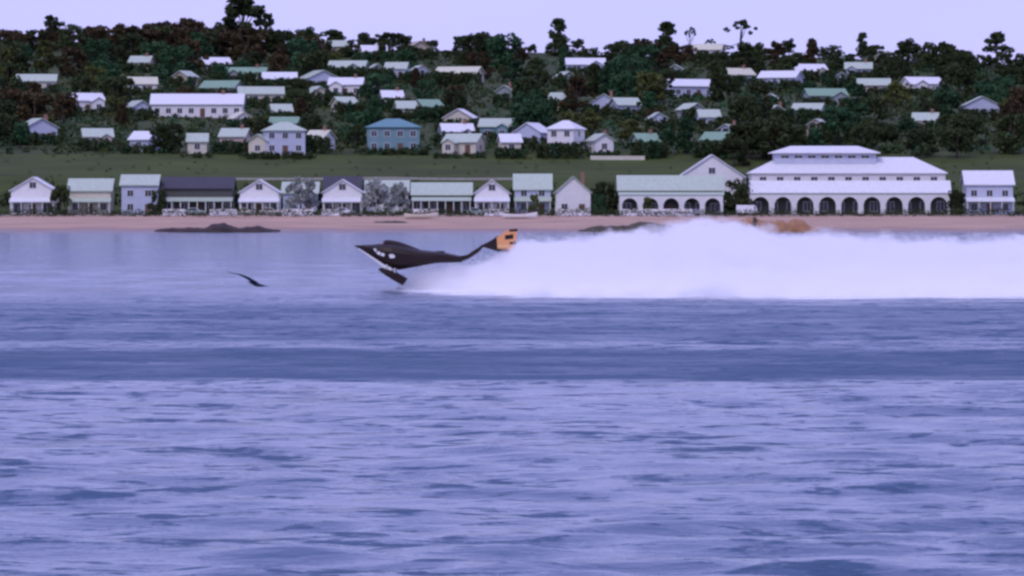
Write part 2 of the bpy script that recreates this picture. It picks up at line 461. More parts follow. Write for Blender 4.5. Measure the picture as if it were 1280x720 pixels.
def house(name, label, x, y, z, w, dep, wh, rh, kind, wm, rm, yaw=0, group=None, cat='house', nwin=None, chimney=False,
          door=True, storeys=1, gable_window=False, veranda=None, wsize=(1.2, 1.25), wing=0):
    t = empty(name, (x, y, z), yaw, label, cat, group)
    wall_mesh(kind, w, dep, wh, rh).build('wall', wm, t)
    roof = roof_mesh(kind, w, dep, wh, rh).build('roof', rm, t)
    if chimney:
        c = MB(); cx = w * 0.28
        c.box(cx-.35, cx+.35, dep*.5-.3, dep*.5+.3, wh + rh*.3, wh + rh + .9); c.box(cx-.42, cx+.42, dep*.5-.37, dep*.5+.37, wh + rh + .9, wh + rh + 1.05)
        c.build('chimney', M_BRICK, roof)
    n = max(1, int(w / 2.6)) if nwin is None else nwin
    di = n // 2 if door and n > 1 else -1
    for s in range(storeys):
        zz = 0.95 + 2.75 * s
        for i in range(n):
            xx = -w/2 + w * (i + .5) / n
            if i == di and s == 0:
                db = MB(); db.box(-.5, .5, -.06, .03, 0, 2.05); db.box(-.6, -.5, -.08, .03, 0, 2.15); db.box(.5, .6, -.08, .03, 0, 2.15); db.box(-.5, .5, -.08, .03, 2.05, 2.15)
                db.build('door', M_DOOR, t).location = (xx, 0, 0)
            elif zz + 1.3 < wh:
                put_window(t, xx, 0, zz - (wsize[1] - 1.25) * .8 if s == 0 else zz, *(wsize if s == 0 else (1.2, 1.25)))
        if zz + 1.3 < wh:
            put_window(t, w/2, dep*.5, zz, rz=R(90)); put_window(t, -w/2, dep*.5, zz, rz=R(-90))
    if wing:
        ww, wd_, wx = w * .36, 2.4, wing * w * .26
        wb_ = wall_mesh('front', ww, wd_ + .3, wh - .25, ww * .30); o_ = wb_.build('wing_wall', wm, t); o_.location = (wx, -wd_, 0)
        o_ = roof_mesh('front', ww, wd_ + 2.2, wh - .25, ww * .30, .35).build('wing_roof', rm, t); o_.location = (wx, -wd_, 0)
        put_window(t, wx, -wd_, .95)
    if gable_window:
        put_window(t, 0, 0, wh + rh*.18, 1.3, 1.2)
    if veranda:
        vd, vh, vm, posts = veranda
        vb = MB(); vb.prism([(-vd, vh), (-.003, vh + .75), (-.003, vh + .9), (-vd, vh + .14)], 'x', -w/2 - .2, w/2 + .2)
        vb.build('veranda_roof', vm, t)
        pm = MATS.setdefault(('post', vh), MB().box(-.09, .09, -.09, .09, -1.0, vh).mesh('veranda_post', M_WHITE))
        for i in range(posts):
            link('veranda_post', pm, t, (-w/2 + .1 + (w - .2) * i / (posts - 1), -vd + .2, 0))
        fl = MB(); fl.box(-w/2 - .2, w/2 + .2, -vd, -.003, -1.0, .1); fl.build('veranda_floor', M_CONC, t)
    return t

# hillside: px0, px1, top row, visible base row, roof shape, wall, roof, label
HILL = [
 (160,187, 69, 79,'side','C','P', "pale cottage highest at the left, at the foot of the brown wood"),
 (160,197, 95,109,'side','W','W', "white house just above the left end of the longest white building"),
 (214,236, 86, 96,'front','B','P', "small dull brown gabled house alone above the longest white building"),
 (256,291, 71, 79,'side','G','W', "narrow cream roofed house against the dark wood under the tallest tree"),
 (280,332, 83, 91,'side','G','G', "long grey green roofed house below the dark wood at the left"),
 (328,371, 89, 98,'side','G','W', "white roofed house right of the long grey green roof"),
 (248,295,100,111,'side','G','G', "green roofed house behind the middle of the longest white building"),
 (298,355,107,122,'side','C','P', "wide cream house with pale roof, right above the longest white building's right end"),
 (188,304,117,147,'long','W','W', "longest white building on the hill, low with a broad bright roof"),
 (166,189,121,136,'front','L','P', "small pale gabled house at the left end of the longest white building"),
 (294,316,136,148,'front','W','W', "little white gabled annex at the right end of the longest white building"),
 (160,187,163,181,'side','L','W', "pale blue house lowest at the left, just above the green bank"),
 (273,307,162,176,'side','P','P', "pinkish house with pale roof left of the big pale blue house"),
 (311,333,177,191,'front','C','P', "tiny cream gabled cottage at the left foot of the big pale blue house"),
 (330,383,164,190,'two','L','P', "big two storey pale blue house just above the left green bank"),
 (236,257,184,191,'side','C','P', "small pale shed on top of the green bank at the left"),
 (381,404,162,170,'side','W','W', "low white roofed house between the pale blue house and the teal roof"),
 (340,366,130,139,'side','G','P', "dim grey house in trees right of the longest white building"),
 (334,371,147,154,'side','G','G', "dull green roofed house above the big pale blue house"),
 (403,436, 50, 64,'side','B','P', "beige house on the skyline right of the left wood"),
 (453,482, 56, 64,'side','C','W', "white roofed house on the skyline under the rounded trees"),
 (408,456, 76, 84,'side','G','P', "long pale roofed house second below the skyline's beige house"),
 (461,483, 77, 84,'front','G','P', "small grey gabled house right of the long pale roof near the top"),
 (383,426, 87,103,'front','L','P', "pale blue gabled house left behind the brightest white house"),
 (410,453, 98,116,'side','W','W', "bright white house standing below a pale blue gabled house, upper hill"),
 (388,412,105,113,'front','C','P', "small cream gabled house at the left of the bright white house"),
 (424,449,120,128,'side','C','P', "small cream house directly below the bright white house"),
 (458,526,150,186,'two','T','T', "large teal roofed two storey building above the green bank"),
 (510,541, 51, 61,'front','B','B', "beige gabled house on the skyline between two dark tree clumps"),
 (480,508, 78, 91,'side','L','P', "pale blue house left of the long thin upper roofs"),
 (513,541, 80, 89,'front','L','P', "pale gabled house in front of the long thin upper roof"),
 (541,597, 83, 91,'side','C','W', "long thin cream roofed house high on the middle of the hill"),
 (478,505,112,122,'side','W','W', "white house alone in trees above the teal roofed building"),
 (497,522,127,137,'side','W','P', "small white house close above the teal roofed building"),
 (528,556,126,133,'side','G','G', "dull green roofed house right of the small white house, mid hill"),
 (553,592,136,149,'front','C','W', "cream gabled house with bright roof above the white middle row"),
 (553,593,153,165,'side','L','W', "pale blue white roofed house, left end of the white middle row"),
 (598,640,149,165,'side','T','P', "grey roofed house with teal walls in the white middle row"),
 (640,678,155,172,'front','L','W', "white gabled house second from right in the white middle row"),
 (682,719,156,179,'two','W','W', "bright white two storey house at the right end of the white middle row"),
 (619,641,105,118,'front','G','P', "grey gabled cottage alone in the dark middle of the hill"),
 (684,704,116,124,'side','C','P', "small cream house alone in dark trees below the tall narrow tree"),
 (708,757, 74, 84,'side','L','W', "long white roofed house high up, right of the tall narrow tree"),
 (700,722, 86, 93,'front','G','P', "small dim gabled house under the long white roof, upper right middle"),
 (738,771,117,131,'front','L','P', "pale gabled house, left of a pair in the right middle hill"),
 (771,803,124,136,'side','L','P', "pale blue house, right of a pair in the right middle hill"),
 (552,597,182,191,'side','C','P', "low pale house on top of the green bank, mid picture"),
 (629,650,178,185,'side','C','W', "small white roofed hut on the bank below the white middle row"),
 (744,767,178,189,'front','W','P', "small white gabled cottage on the bank right of the white middle row"),
 (866,902, 54, 64,'side','W','W', "white roofed house on the skyline beside the open umbrella tree"),
 (834,853, 78, 86,'front','G','P', "small dim gabled house below the skyline left of the umbrella tree"),
 (838,896,100,118,'side','L','W', "wide pale blue house with bright roof, upper right hill"),
 (908,946, 86, 95,'side','L','W', "white roofed house, left of two joined looking upper right roofs"),
 (946,996, 90,100,'side','L','W', "long white roofed house, right of two joined looking upper right roofs"),
 (994,1036,80, 88,'side','C','W', "cream house with white roof below the square skyline tree"),
 (1040,1064,88,95,'front','L','P', "small pale blue gabled house left below the far right pale roof"),
 (1056,1090,77,89,'side','L','P', "pale roofed house near the top, far right of the hill"),
 (1072,1113,97,109,'side','P','P', "pinkish house below the pale roofs at the far right"),
 (1092,1116,61,69,'front','W','W', "white gabled house under the right skyline tree"),
 (988,1026,128,137,'side','L','P', "pale blue house over the dark trees behind the clubhouse"),
 (962,982,127,137,'front','G','P', "small grey gabled house left of the pale blue one behind the dark trees"),
 (1008,1031,145,155,'front','P','P', "small pink gabled cottage deep in the dark trees behind the clubhouse"),
 (814,834,139,148,'front','L','P', "small pale gabled house, leftmost of three low ones on the right hill"),
 (874,901,137,150,'side','L','P', "pale house, middle of three low ones on the right hill"),
 (896,917,152,162,'front','L','P', "small pale gabled house, lowest of three on the right hill"),
 (861,881,126,135,'front','G','P', "dim grey gabled house below the wide pale blue house"),
 (954,971,113,121,'front','G','P', "tiny grey gabled house below the two joined looking roofs"),
 (1010,1061,112,123,'side','G','G', "long green roofed house on the right hill under pale roofs"),
 (798,826,169,176,'side','G','G', "low green roofed house above the white beach gable, left one"),
 (874,906,167,175,'side','G','G', "low green roofed house above the white beach gable, right one"),
 (20,70,92,106,'side','C','P', "cream house high on the hill at the extreme left"),
 (88,132,118,134,'side','W','W', "white house halfway up the hill at the extreme left"),
 (30,74,150,166,'front','L','P', "pale blue gabled house low on the hill at the extreme left"),
 (104,142,160,174,'side','P','P', "pinkish house low on the hill, second from the left edge"),
 (1136,1182,96,110,'side','W','W', "white house upper hill at the extreme right"),
 (1206,1250,122,137,'front','L','P', "pale blue gabled house mid hill at the extreme right"),
 (1140,1172,140,152,'side','C','P', "cream house lower hill at the extreme right"),
]
HREF = ['the highest left cottage', "the white house over the longest building's left end", 'the small brown gabled house', 'the narrow cream roof under the tallest tree', 'the long grey green roof at left', 'the white roof beside the grey green one', 'the green roof behind the longest building', 'the wide cream house at left', 'the longest white building', 'the gabled house ending the longest building', 'the annex ending the longest building', 'the lowest pale blue house at left', 'the pinkish house at left', 'the tiny cream cottage on the bank', 'the big pale blue house', 'the pale shed on the bank', 'the low white roof before the teal one', 'the dim grey house in trees', 'the dull green roof over the pale blue house', "the skyline's left beige house", 'the white roof under the rounded skyline trees', 'the long pale upper roof', 'the small grey gable near the top', 'the pale blue gabled house', 'the brightest white hill house', 'the small cream gabled house', 'the cream house under the brightest white one', 'the teal roofed building', 'the beige gabled skyline house', 'the pale blue house beside long thin roofs', 'the pale gable before long thin roofs', 'the long thin cream roof', 'the lone white house over the teal roof', 'the small white house over the teal roof', 'the dull green mid hill roof', 'the cream gable over the white row', 'the left end of the white middle row', 'the teal walled house', 'the gabled house in the white row', 'the right end of the white middle row', 'the lone grey mid hill cottage', 'the lone cream mid hill house', 'the long white roof by the tall tree', 'the dim gable under the long white roof', 'the left pale house of the middle pair', 'the right pale house of the middle pair', 'the low pale house on the bank', 'the white hut on the bank', 'the white cottage on the bank', 'the white skyline roof', 'the dim gable left of the umbrella tree', 'the wide pale blue right hill house', 'the left joined white roof', 'the right joined white roof', 'the cream house under the square tree', 'the small blue gable at far right', 'the pale roof near the far right top', 'the pinkish house at far right', 'the white gable under the right skyline tree', 'the pale blue house over the dark stand', 'the small grey gable over the dark stand', 'the pink cottage in the dark stand', 'the leftmost of three low right houses', 'the middle of three low right houses', 'the lowest of three low right houses', 'the dim gable under the wide blue house', 'the tiny grey gable at right', 'the long green right hill roof', 'the left low green roof', 'the right low green roof', 'the cream house at the extreme left', 'the white house at the extreme left', 'the blue gable at the extreme left', 'the second pinkish house from the left edge', 'the white house at the extreme right', 'the blue gable at the extreme right', 'the cream house at the extreme right']
assert len(HREF) == len(HILL)
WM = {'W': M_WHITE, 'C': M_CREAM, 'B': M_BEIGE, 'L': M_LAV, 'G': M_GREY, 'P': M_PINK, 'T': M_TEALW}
RM = {'W': M_RWHITE, 'P': M_RPALE, 'G': M_RGREEN, 'T': M_TEAL, 'B': M_BEIGE, 'X': M_RCREAM}
for i, (a, b, yt, yb, kind, wk, rk, label) in enumerate(HILL):
    if rk == 'W' and i % 3 == 1: rk = 'X'
    two = kind in ('two',)
    rh = {'side': 1.7, 'front': 2.0, 'two': 1.9, 'long': 2.4}[kind]
    wh = {'side': 2.9, 'front': 3.0, 'two': 5.3, 'long': 3.2}[kind]
    pc = (a + b) / 2
    dd = stand_at(pc, yt, wh + rh + .18)
    s = dd / F
    wd = max((b - a) * s - .5, 4.2)
    if kind == 'front': rh = min(rh, wd * .32)
    dep = 8.5 if kind in ('long', 'two') else 7.0
    x = X(pc, dd)
    k2 = {'two': 'hip', 'long': 'side'}.get(kind, kind)
    yaw = 0 if kind in ('long',) else random.uniform(-.42, .42)
    wh += random.uniform(-.2, .5); wing = random.choice((-1, 1, 0)) if kind == 'side' and wd > 6 else 0
    house('house', label, x, dd, float(T(x, dd)), wd, dep, wh, rh, k2, WM[wk], RM[rk], yaw, 'houses scattered over the wooded hillside',
          chimney=(i % 4 == 0), storeys=2 if two else 1, wing=wing, nwin=max(1, int(wd / 2.6)))
    RECTS.append((a, b, yt, yb, dd))

# ------------------------------------------------------------------ shore row
SH = 985.0
ss = SH / F
GRP = 'houses in the row behind the beach'
def shore_house(label, a, b, ytop, yeave, kind, wm, rm, d=SH, dep=9.0, **k):
    s = d / F; x = X((a + b) / 2, d); z0 = float(T(x, d)) - .05
    wh = Z(yeave, d) - z0; rh = Z(ytop, d) - Z(yeave, d)
    return house('house', label, x, d, z0, (b - a) * s - .6, dep, wh, rh, kind, wm, rm, 0, GRP, **k)
shore_house("grey blue two storey house at the left end of the pale beach row", 150, 198, 219, 231, 'side', M_LAV, M_RPALE, storeys=2)
shore_house("long low beach house with dark slate roof and white veranda posts", 203, 292, 222, 235, 'side', M_VSHADE, M_RDARK, d=990, veranda=(2.6, 2.6, M_RPALE, 9))
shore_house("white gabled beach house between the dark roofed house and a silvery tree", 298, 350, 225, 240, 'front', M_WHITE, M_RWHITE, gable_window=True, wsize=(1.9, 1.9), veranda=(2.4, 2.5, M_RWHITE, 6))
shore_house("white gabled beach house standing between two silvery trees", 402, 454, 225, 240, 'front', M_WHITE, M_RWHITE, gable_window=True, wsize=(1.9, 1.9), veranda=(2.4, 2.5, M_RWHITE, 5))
shore_house("long low pale roofed beach house with an open shaded front", 514, 590, 229, 243, 'side', M_VSHADE, M_RPALE, d=988, veranda=(3.0, 2.7, M_RPALE, 8))
shore_house("white gabled beach house joined to the right of the long open fronted one", 592, 638, 225, 241, 'front', M_WHITE, M_RWHITE, gable_window=True, wsize=(1.9, 1.9), veranda=(2.4, 2.6, M_RWHITE, 5))
shore_house("tall pale roofed beach house behind the white dinghy", 642, 690, 218, 236, 'side', M_LAV, M_RPALE, d=990, storeys=2, veranda=(2.0, 2.6, M_RPALE, 4))
shore_house("narrow tall white gabled beach house left of the dark gap in the row", 693, 740, 221, 240, 'front', M_WHITE, M_RPALE, storeys=2, chimney=True)
shore_house("cream beach house second from the left edge", 84, 140, 224, 238, 'side', M_CREAM, M_RPALE, veranda=(2.2, 2.5, M_RPALE, 5))
shore_house("white gabled beach house at the extreme left edge", 12, 70, 222, 238, 'front', M_WHITE, M_RWHITE, gable_window=True, wsize=(1.9, 1.9), veranda=(2.2, 2.5, M_RWHITE, 5))
shore_house("pale blue two storey beach house at the extreme right edge", 1206, 1268, 214, 230, 'side', M_LAV, M_RWHITE, storeys=2, veranda=(2.2, 2.6, M_RWHITE, 5))

shore_house("low pale house half hidden behind the left silvery tree", 352, 398, 228, 241, 'side', M_LAV, M_RPALE, d=997)
shore_house("long white house half hidden behind the pair of silvery trees", 456, 511, 226, 240, 'side', M_WHITE, M_RPALE, d=997)
shore_house("low dark slate roofed house behind the white gable between silvery trees", 404, 452, 221, 236, 'side', M_LAV, M_RDARK, d=1003)
def arcade(par, x0, x1, y, z1, n, thick=.35, zb=-1.0):
    bw = (x1 - x0) / n
    me = MATS.get(('arch', round(bw, 3), round(z1, 2)))
    if me is None:
        r = bw * .38; m_ = bw/2 - r; b = MB(); zc = z1 - .55 - r
        po = [(0, zb), (0, z1), (bw, z1), (bw, zb), (bw - m_, zb), (bw - m_, zc)]
        po += [(bw/2 + r * math.cos(a), zc + r * math.sin(a)) for a in np.linspace(0.2, math.pi - 0.2, 9)]
        po += [(m_, zc), (m_, zb)]
        b.prism(po, 'y', 0, thick)
        me = b.mesh('arch', M_WHITE); MATS[('arch', round(bw, 3), round(z1, 2))] = me
    for i in range(n): link('arch', me, par, (x0 + i * bw, y, 0))

# white house with an arched front
d = 984; s = d / F
t = shore_house("white beach house with a row of arches and a pale roof", 772, 905, 220, 237, 'side', M_VSHADE, M_RPALE, d=d, nwin=7, wsize=(1.7, 1.8))
wA = (905 - 772) * s - .6
arcade(t, -wA/2, wA/2, -2.6, 3.9, 5)
vb = MB(); vb.prism([(-2.75, 3.92), (-.003, 4.5), (-.003, 4.66), (-2.75, 4.06)], 'x', -wA/2 - .2, wA/2 + .2); vb.build('veranda_roof', M_RPALE, t)
# gabled white house rising behind it
shore_house("big white gabled house rising behind the arched beach house", 846, 934, 194, 222, 'front', M_WHITE, M_RWHITE, d=1004, dep=11, gable_window=True, storeys=2, nwin=4)

# clubhouse: three stepped tiers
d = 986; s = d / F; x = X(1050, d); z0 = float(T(x, d)) - .05
t = empty('clubhouse', (x, d, z0), 0, "large stepped white clubhouse with arched ground floor at the right of the beach row", 'clubhouse')
H = lambda py: Z(py, d) - z0
def px_(p): return X(p, d) - x
xa, xb = px_(936), px_(1186)
wb = MB(); wb.box(xa, xb, 0, 14, -1.5, H(240)); wb.build('wall', M_VSHADE, t)
wb = MB(); wb.prism([(-2.9, H(242)), (-.003, H(227)), (-.003, H(225.6)), (-2.9, H(240.6))], 'x', xa - .3, xb + .3)
wb.build('veranda_roof', M_RWHITE, t)
arcade(t, xa, xb, -2.7, H(242.6), 9)
wb = MB(); wb.box(xa - .2, xb + .2, -2.9, -.003, -1.2, .12); wb.build('veranda_floor', M_CONC, t)
for i in range(12):
    put_window(t, xa + (xb - xa) * (i + .5) / 12, 0, .7, 1.4, 1.9)
wb = MB(); wb.box(xa + .6, xb - .6, 1.0, 13, H(240) - .1, H(217)); wb.build('upper_wall', M_WHITE, t)
for i in range(11):
    put_window(t, xa + 1.2 + (xb - xa - 2.4) * (i + .5) / 11, 1.0, H(226) - .3, 1.3, 1.1)
b = roof_mesh('hip', xb - xa - 1.2, 12, H(217), H(197) - H(217))
o = b.build('roof', M_RWHITE, t); o.location = ((xa + xb) / 2, 1.0, 0)
ca, cb = px_(962), px_(1104)
wb = MB(); wb.box(ca + 1.2, cb - 1.2, 4.0, 11, H(206), H(191.5)); wb.build('lantern_wall', M_LAV, t)
for i in range(7):
    put_window(t, ca + 2.0 + (cb - ca - 4.0) * (i + .5) / 7, 4.0, H(197.5), 1.6, .55)
b = roof_mesh('hip', cb - ca - 2.4, 7, H(191.5), H(183) - H(191.5), ov=.9)
o = b.build('lantern_roof', M_RWHITE, t); o.location = ((ca + cb) / 2, 4.0, 0)

# ------------------------------------------------------------------ walls and hedge by the shore
def path_wall(name, label, cat, a, b, d, h, th, m, dz=0.0):
    bm = MB(); n = 26; secs = []
    for i in range(n + 1):
        px = a + (b - a) * i / n; x = X(px, d); z = float(T(x, d)) + dz
        secs.append([(x, d, z - 1.2), (x, d, z + h), (x, d + th, z + h), (x, d + th, z - 1.2)])
    bm.loft(secs); return tag(bm.build(name, m), label, cat)
path_wall('retaining_wall', "low pale retaining wall along the foot of the green bank", 'wall', 205, 660, 1034, .45, .4, M_CONC)
path_wall('retaining_wall', "short pale garden wall high on the green bank right of middle", 'wall', 738, 806, 1072, .9, .4, M_CREAM)

for a_, b_, lab_ in [(203, 232, "low white garden wall before the left part of the dark roofed house"), (262, 296, "low white garden wall before the right part of the dark roofed house"),
                     (352, 392, "low white garden wall before the left silvery tree"), (402, 424, "low white garden wall before the second white gable from left"),
                     (516, 548, "low white garden wall before the open fronted beach house"), (606, 634, "low white garden wall before the middle white gable"),
                     (694, 738, "low white garden wall before the narrow tall white gable"), (776, 866, "long low white garden wall before the row of arches")]:
    path_wall('garden_wall', lab_, 'wall', a_, b_, 970.5, 1.25, .25, M_WHITE)

# ------------------------------------------------------------------ vegetation
def leaves(cent, crad, per, size, flat=0.8, seed=0):
    r = np.random.default_rng(seed)
    cent = np.asarray(cent, float); crad = np.asarray(crad, float)
    n = len(cent) * per
    idx = np.repeat(np.arange(len(cent)), per)
    v = r.normal(size=(n, 3)); v /= np.linalg.norm(v, axis=1)[:, None]
    rad = r.uniform(0.35, 1.0, n) ** 0.5
    p = cent[idx] + v * (rad * crad[idx])[:, None] * np.array([1, 1, flat])
    a = r.normal(size=(n, 3)); a /= np.linalg.norm(a, axis=1)[:, None]
    b = np.cross(a, r.normal(size=(n, 3))); b /= np.linalg.norm(b, axis=1)[:, None]
    s = size * r.uniform(.6, 1.4, n)[:, None]
    q = np.stack([p - a*s, p - b*s*.6, p + a*s, p + b*s*.6], 1).reshape(-1, 3)
    return q, np.arange(n * 4).reshape(-1, 4)

def make_tree(kind, leafkey, seed, H=9.0):
    r = np.random.default_rng(seed)
    C = []; Rr = []; b = MB()
    if kind == 'broad':
        for k in range(34):
            th = r.uniform(0, 6.28); ph = r.uniform(-.5, 1.0); rad = r.uniform(.45, 1)
            C.append((math.cos(th)*rad*H*.36*math.cos(ph*1.2), math.sin(th)*rad*H*.36*math.cos(ph*1.2), H*(.47 + .39*math.sin(ph*1.35)*rad)))
            Rr.append(H * r.uniform(.08, .15))
        per, size = 60, H*.042
    elif kind == 'low':      # wide spreading, foliage to the ground
        for k in range(36):
            th = r.uniform(0, 6.28); rad = r.uniform(.1, 1) ** .5; hz = r.uniform(.08, .9)
            C.append((math.cos(th)*rad*H*.55*(1.1-hz*.55), math.sin(th)*rad*H*.55*(1.1-hz*.55), H*hz)); Rr.append(H*r.uniform(.10, .18))
        per, size = 60, H*.048
    elif kind == 'tall':
        for k in range(48):
            hz = r.uniform(.14, .95); wdt = .19 * math.sin(math.pi * min(1, (hz*.85 + .12))) + .03
            th = r.uniform(0, 6.28)
            C.append((math.cos(th)*H*wdt*r.uniform(.2, 1), math.sin(th)*H*wdt*r.uniform(.2, 1), H*hz)); Rr.append(H*r.uniform(.07, .11))
        per, size = 70, H*.032
    elif kind == 'pine':     # wide uneven layered crown with sky gaps
        for k in range(40):
            lay = r.integers(0, 4); hz = [.36, .55, .74, .92][lay] + r.normal(0, .03); sp = [.40, .40, .30, .16][lay]
            th = r.uniform(0, 6.28); rad = r.uniform(.2, 1)
            C.append((math.cos(th)*H*sp*rad, math.sin(th)*H*sp*rad, H*hz)); Rr.append(H*r.uniform(.06, .115))
        per, size = 60, H*.040
    elif kind == 'open':     # thin umbrella crown on bare limbs
        for k in range(17):
            th = r.uniform(0, 6.28); rad = r.uniform(.25, 1)
            C.append((math.cos(th)*H*.38*rad, math.sin(th)*H*.38*rad, H*(.90 - .22*rad*rad + r.normal(0, .04)))); Rr.append(H*r.uniform(.045, .08))
        for k in range(6): C.append((r.normal(0, H*.12), r.normal(0, H*.12), H*r.uniform(.22, .38))); Rr.append(H*.09)
        per, size = 46, H*.030
    q, f = leaves(C, Rr, per, size, .75, seed + 5)
    crown = np_mesh('crown', q, f, M_L[leafkey])
    lean = r.normal(0, .03, 2) * H
    tp = [(0, 0, -1.0), (lean[0]*.2, lean[1]*.2, H*.25), (lean[0]*.6, lean[1]*.6, H*.5), (lean[0], lean[1], H*.8)]
    b.tube(tp, [H*.035, H*.026, H*.018, H*.006], 7)
    for k in range(9):
        j = int(r.integers(0, len(C))); e = Vector(C[j]); st = Vector(tp[1]).lerp(Vector(tp[2]), r.uniform(0, 1))
        b.tube([st, st.lerp(e, .5) + Vector((0, 0, -H*.02)), e], [H*.013, H*.009, H*.003], 5)
    trunk = b.mesh('trunk', M_BARK, True)
    return crown, trunk, H

VAR = {}
def variant(kind, leaf, n=3):
    if (kind, leaf) not in VAR:
        VAR[(kind, leaf)] = [make_tree(kind, leaf, hash_(kind + leaf) + 17*i) for i in range(n)]
    return random.choice(VAR[(kind, leaf)])
def hash_(s): return sum(ord(c) * (i + 3) for i, c in enumerate(s)) % 9973
def plant(name, label, x, d, height, kind, leaf, group=None, sx=1.0, cat='tree'):
    crown, trunk, H = variant(kind, leaf)
    k = height / H
    t = empty(name, (x, d, float(T(x, d)) - .1), random.uniform(0, 6.28), label, cat, group)
    t.scale = (k * sx, k * sx, k)
    link('trunk', trunk, t); link('crown', crown, t)
    return t

# skyline trees: px, top row, kind, leaves, distance, sideways scale, label
SKY = [
 (188, 24,'broad','brown',1505,1.2,"brownish round tree at the far left of the skyline"),
 (212, 19,'broad','brown',1500,1.2,"brownish broad tree left of the gap beside the tallest tree"),
 (238, 17,'broad','brown',1508,1.1,"dark round tree at the left rim of the skyline gap"),
 (304, -4,'pine','dark',1490,1.2,"tallest dark tree of the skyline, with a layered crown, at the left"),
 (284, 14,'broad','dark',1496,1.0,"dark round tree leaning on the left of the tallest tree"),
 (333, 16,'pine','dark',1500,.7,"thin dark tree with side tufts right of the tallest tree"),
 (383, 30,'broad','dark',1505,1.3,"dark dome tree beside the skyline's beige house"),
 (416, 29,'broad','dark',1510,1.1,"dark tree just behind the skyline's beige house"),
 (458, 36,'broad','dark',1500,1.1,"dark tree at the left of the rounded skyline clump left of middle"),
 (486, 33,'broad','dark',1508,1.3,"dark broad tree forming the middle of the rounded skyline clump"),
 (506, 39,'broad','dark',1512,1.0,"dark tree at the right of the rounded skyline clump"),
 (532, 50,'low','dark',1508,.8,"low dark tree beside the skyline's beige gabled house"),
 (578, 39,'broad','dark',1500,1.2,"dark tree at the left of the double domed clump mid skyline"),
 (604, 35,'broad','dark',1505,1.2,"dark tree at the right of the double domed clump mid skyline"),
 (652, 50,'open','dark',1500,.8,"small thin tree in the low middle of the skyline"),
 (698, 21,'tall','dark',1500,1.15,"tall narrow dark tree standing alone at mid skyline"),
 (722, 48,'low','dark',1500,.9,"low dark tree sloping down right of the tall narrow tree"),
 (775, 48,'broad','dark',1500,1.2,"dark tree at the left of the right hand skyline hump"),
 (800, 44,'broad','brown',1506,1.2,"brownish broad tree at the middle of the right hand skyline hump"),
 (834, 25,'tall','dark',1500,1.2,"slim dark tree rising from the right hand skyline hump"),
 (863, 30,'open','dark',1504,.5,"bare looking thin tree left of the umbrella tree"),
 (888, 46,'open','dark',1500,.8,"small sparse tree above the white skyline roof"),
 (925, 23,'open','dark',1495,1.2,"open umbrella shaped tree on bare limbs at the right skyline"),
 (948, 58,'low','dark',1500,1.0,"low dark bushy tree right of the umbrella tree"),
 (986, 45,'broad','dark',1500,.9,"square dark tree alone at the right skyline"),
 (1018,61,'low','dark',1500,1.0,"low dark tree right of the square skyline tree"),
 (1078,40,'tall','dark',1500,1.0,"slim dark tree at the right end of the skyline"),
 (1094,50,'broad','dark',1495,1.1,"dark round tree over the white gable at the right skyline"),
 (1135,44,'broad','dark',1500,1.2,"dark broad tree on the skyline, third from the right edge"),
 (1190,50,'broad','dark',1503,1.3,"dark broad tree on the skyline, second from the right edge"),
 (1246,40,'pine','dark',1500,1.1,"dark layered tree on the skyline at the right edge"),
 (120, 28,'broad','brown',1500,1.2,"brownish broad tree on the skyline, third from the left edge"),
 (66, 20,'pine','dark',1500,1.1,"dark layered tree on the skyline, second from the left edge"),
 (16, 34,'broad','brown',1500,1.3,"brownish tree on the skyline at the left edge"),
]
for px, yt, kind, leaf, d, sx, label in SKY:
    x = X(px, d); h = Z(yt, d) - float(T(x, d))
    plant('tree', label, x, d, max(h, 3), kind, leaf, sx=sx)

def covers(px, w, top, base, d, tol=0.22):
    for (a, b, y0, y1, hd) in RECTS:
        if d < hd + 2:
            ox = min(px + w/2, b) - max(px - w/2, a); oy = min(base, y1) - max(top, y0)
            if ox > 0 and oy > 0 and ox * oy > (tol if b - a < 100 or b < 150 else .02) * (b - a) * (y1 - y0): return True
        elif abs(px - (a+b)/2) < (b-a)/2 + w*.2 and abs(d - hd - 4) < 8: return True
    return False
def zone(px, d):
    col = ["far left", "left middle", "right middle", "far right"][min(3, max(0, int((px - 20) // 310)))]
    row = "upper" if d > 1330 else "lower"
    return row, col
ZONE_TREES = {}
USED = {}
def zoned(px, d, h, kind, leaf, sx=1.0):
    x = X(px, d)
    look = {'dark': 'dark green', 'brown': 'brownish', 'olive': 'olive', 'blue': 'blue green'}[leaf]
    form = {'broad': 'round', 'low': 'spreading', 'tall': 'narrow', 'pine': 'layered'}[kind]
    py = PY(float(T(x, d)) + h * .5, d)
    best = None
    for i, (a, b, y0, y1, hd) in enumerate(RECTS):
        dx = max(a - px, 0, px - b) * (1 if a > px else -1); dy = py - (y0 + y1) / 2
        for tries in ('side', 'vert'):
            if tries == 'side': rel = 'left of' if px < a else ('right of' if px > b else None)
            else: rel = 'above' if dy < 0 else 'below'
            if rel is None: continue
            if tries == 'side' and abs(dy) > 44: continue
            if tries == 'vert' and abs(dx) > 45: continue
            lab = "%s %s tree %s %s" % (form, look, rel, HREF[i])
            cost = abs(dx) + 1.3 * abs(dy) + (5000 if lab in USED else 0)
            if best is None or cost < best[0]: best = (cost, lab, rel + ' ' + HREF[i])
    lab = best[1] if best else "%s %s tree on the open upper slope" % (form, look)
    USED.setdefault(lab, []).append(plant('tree', lab, x, d, h, kind, leaf, group="trees scattered over the hillside", sx=sx))
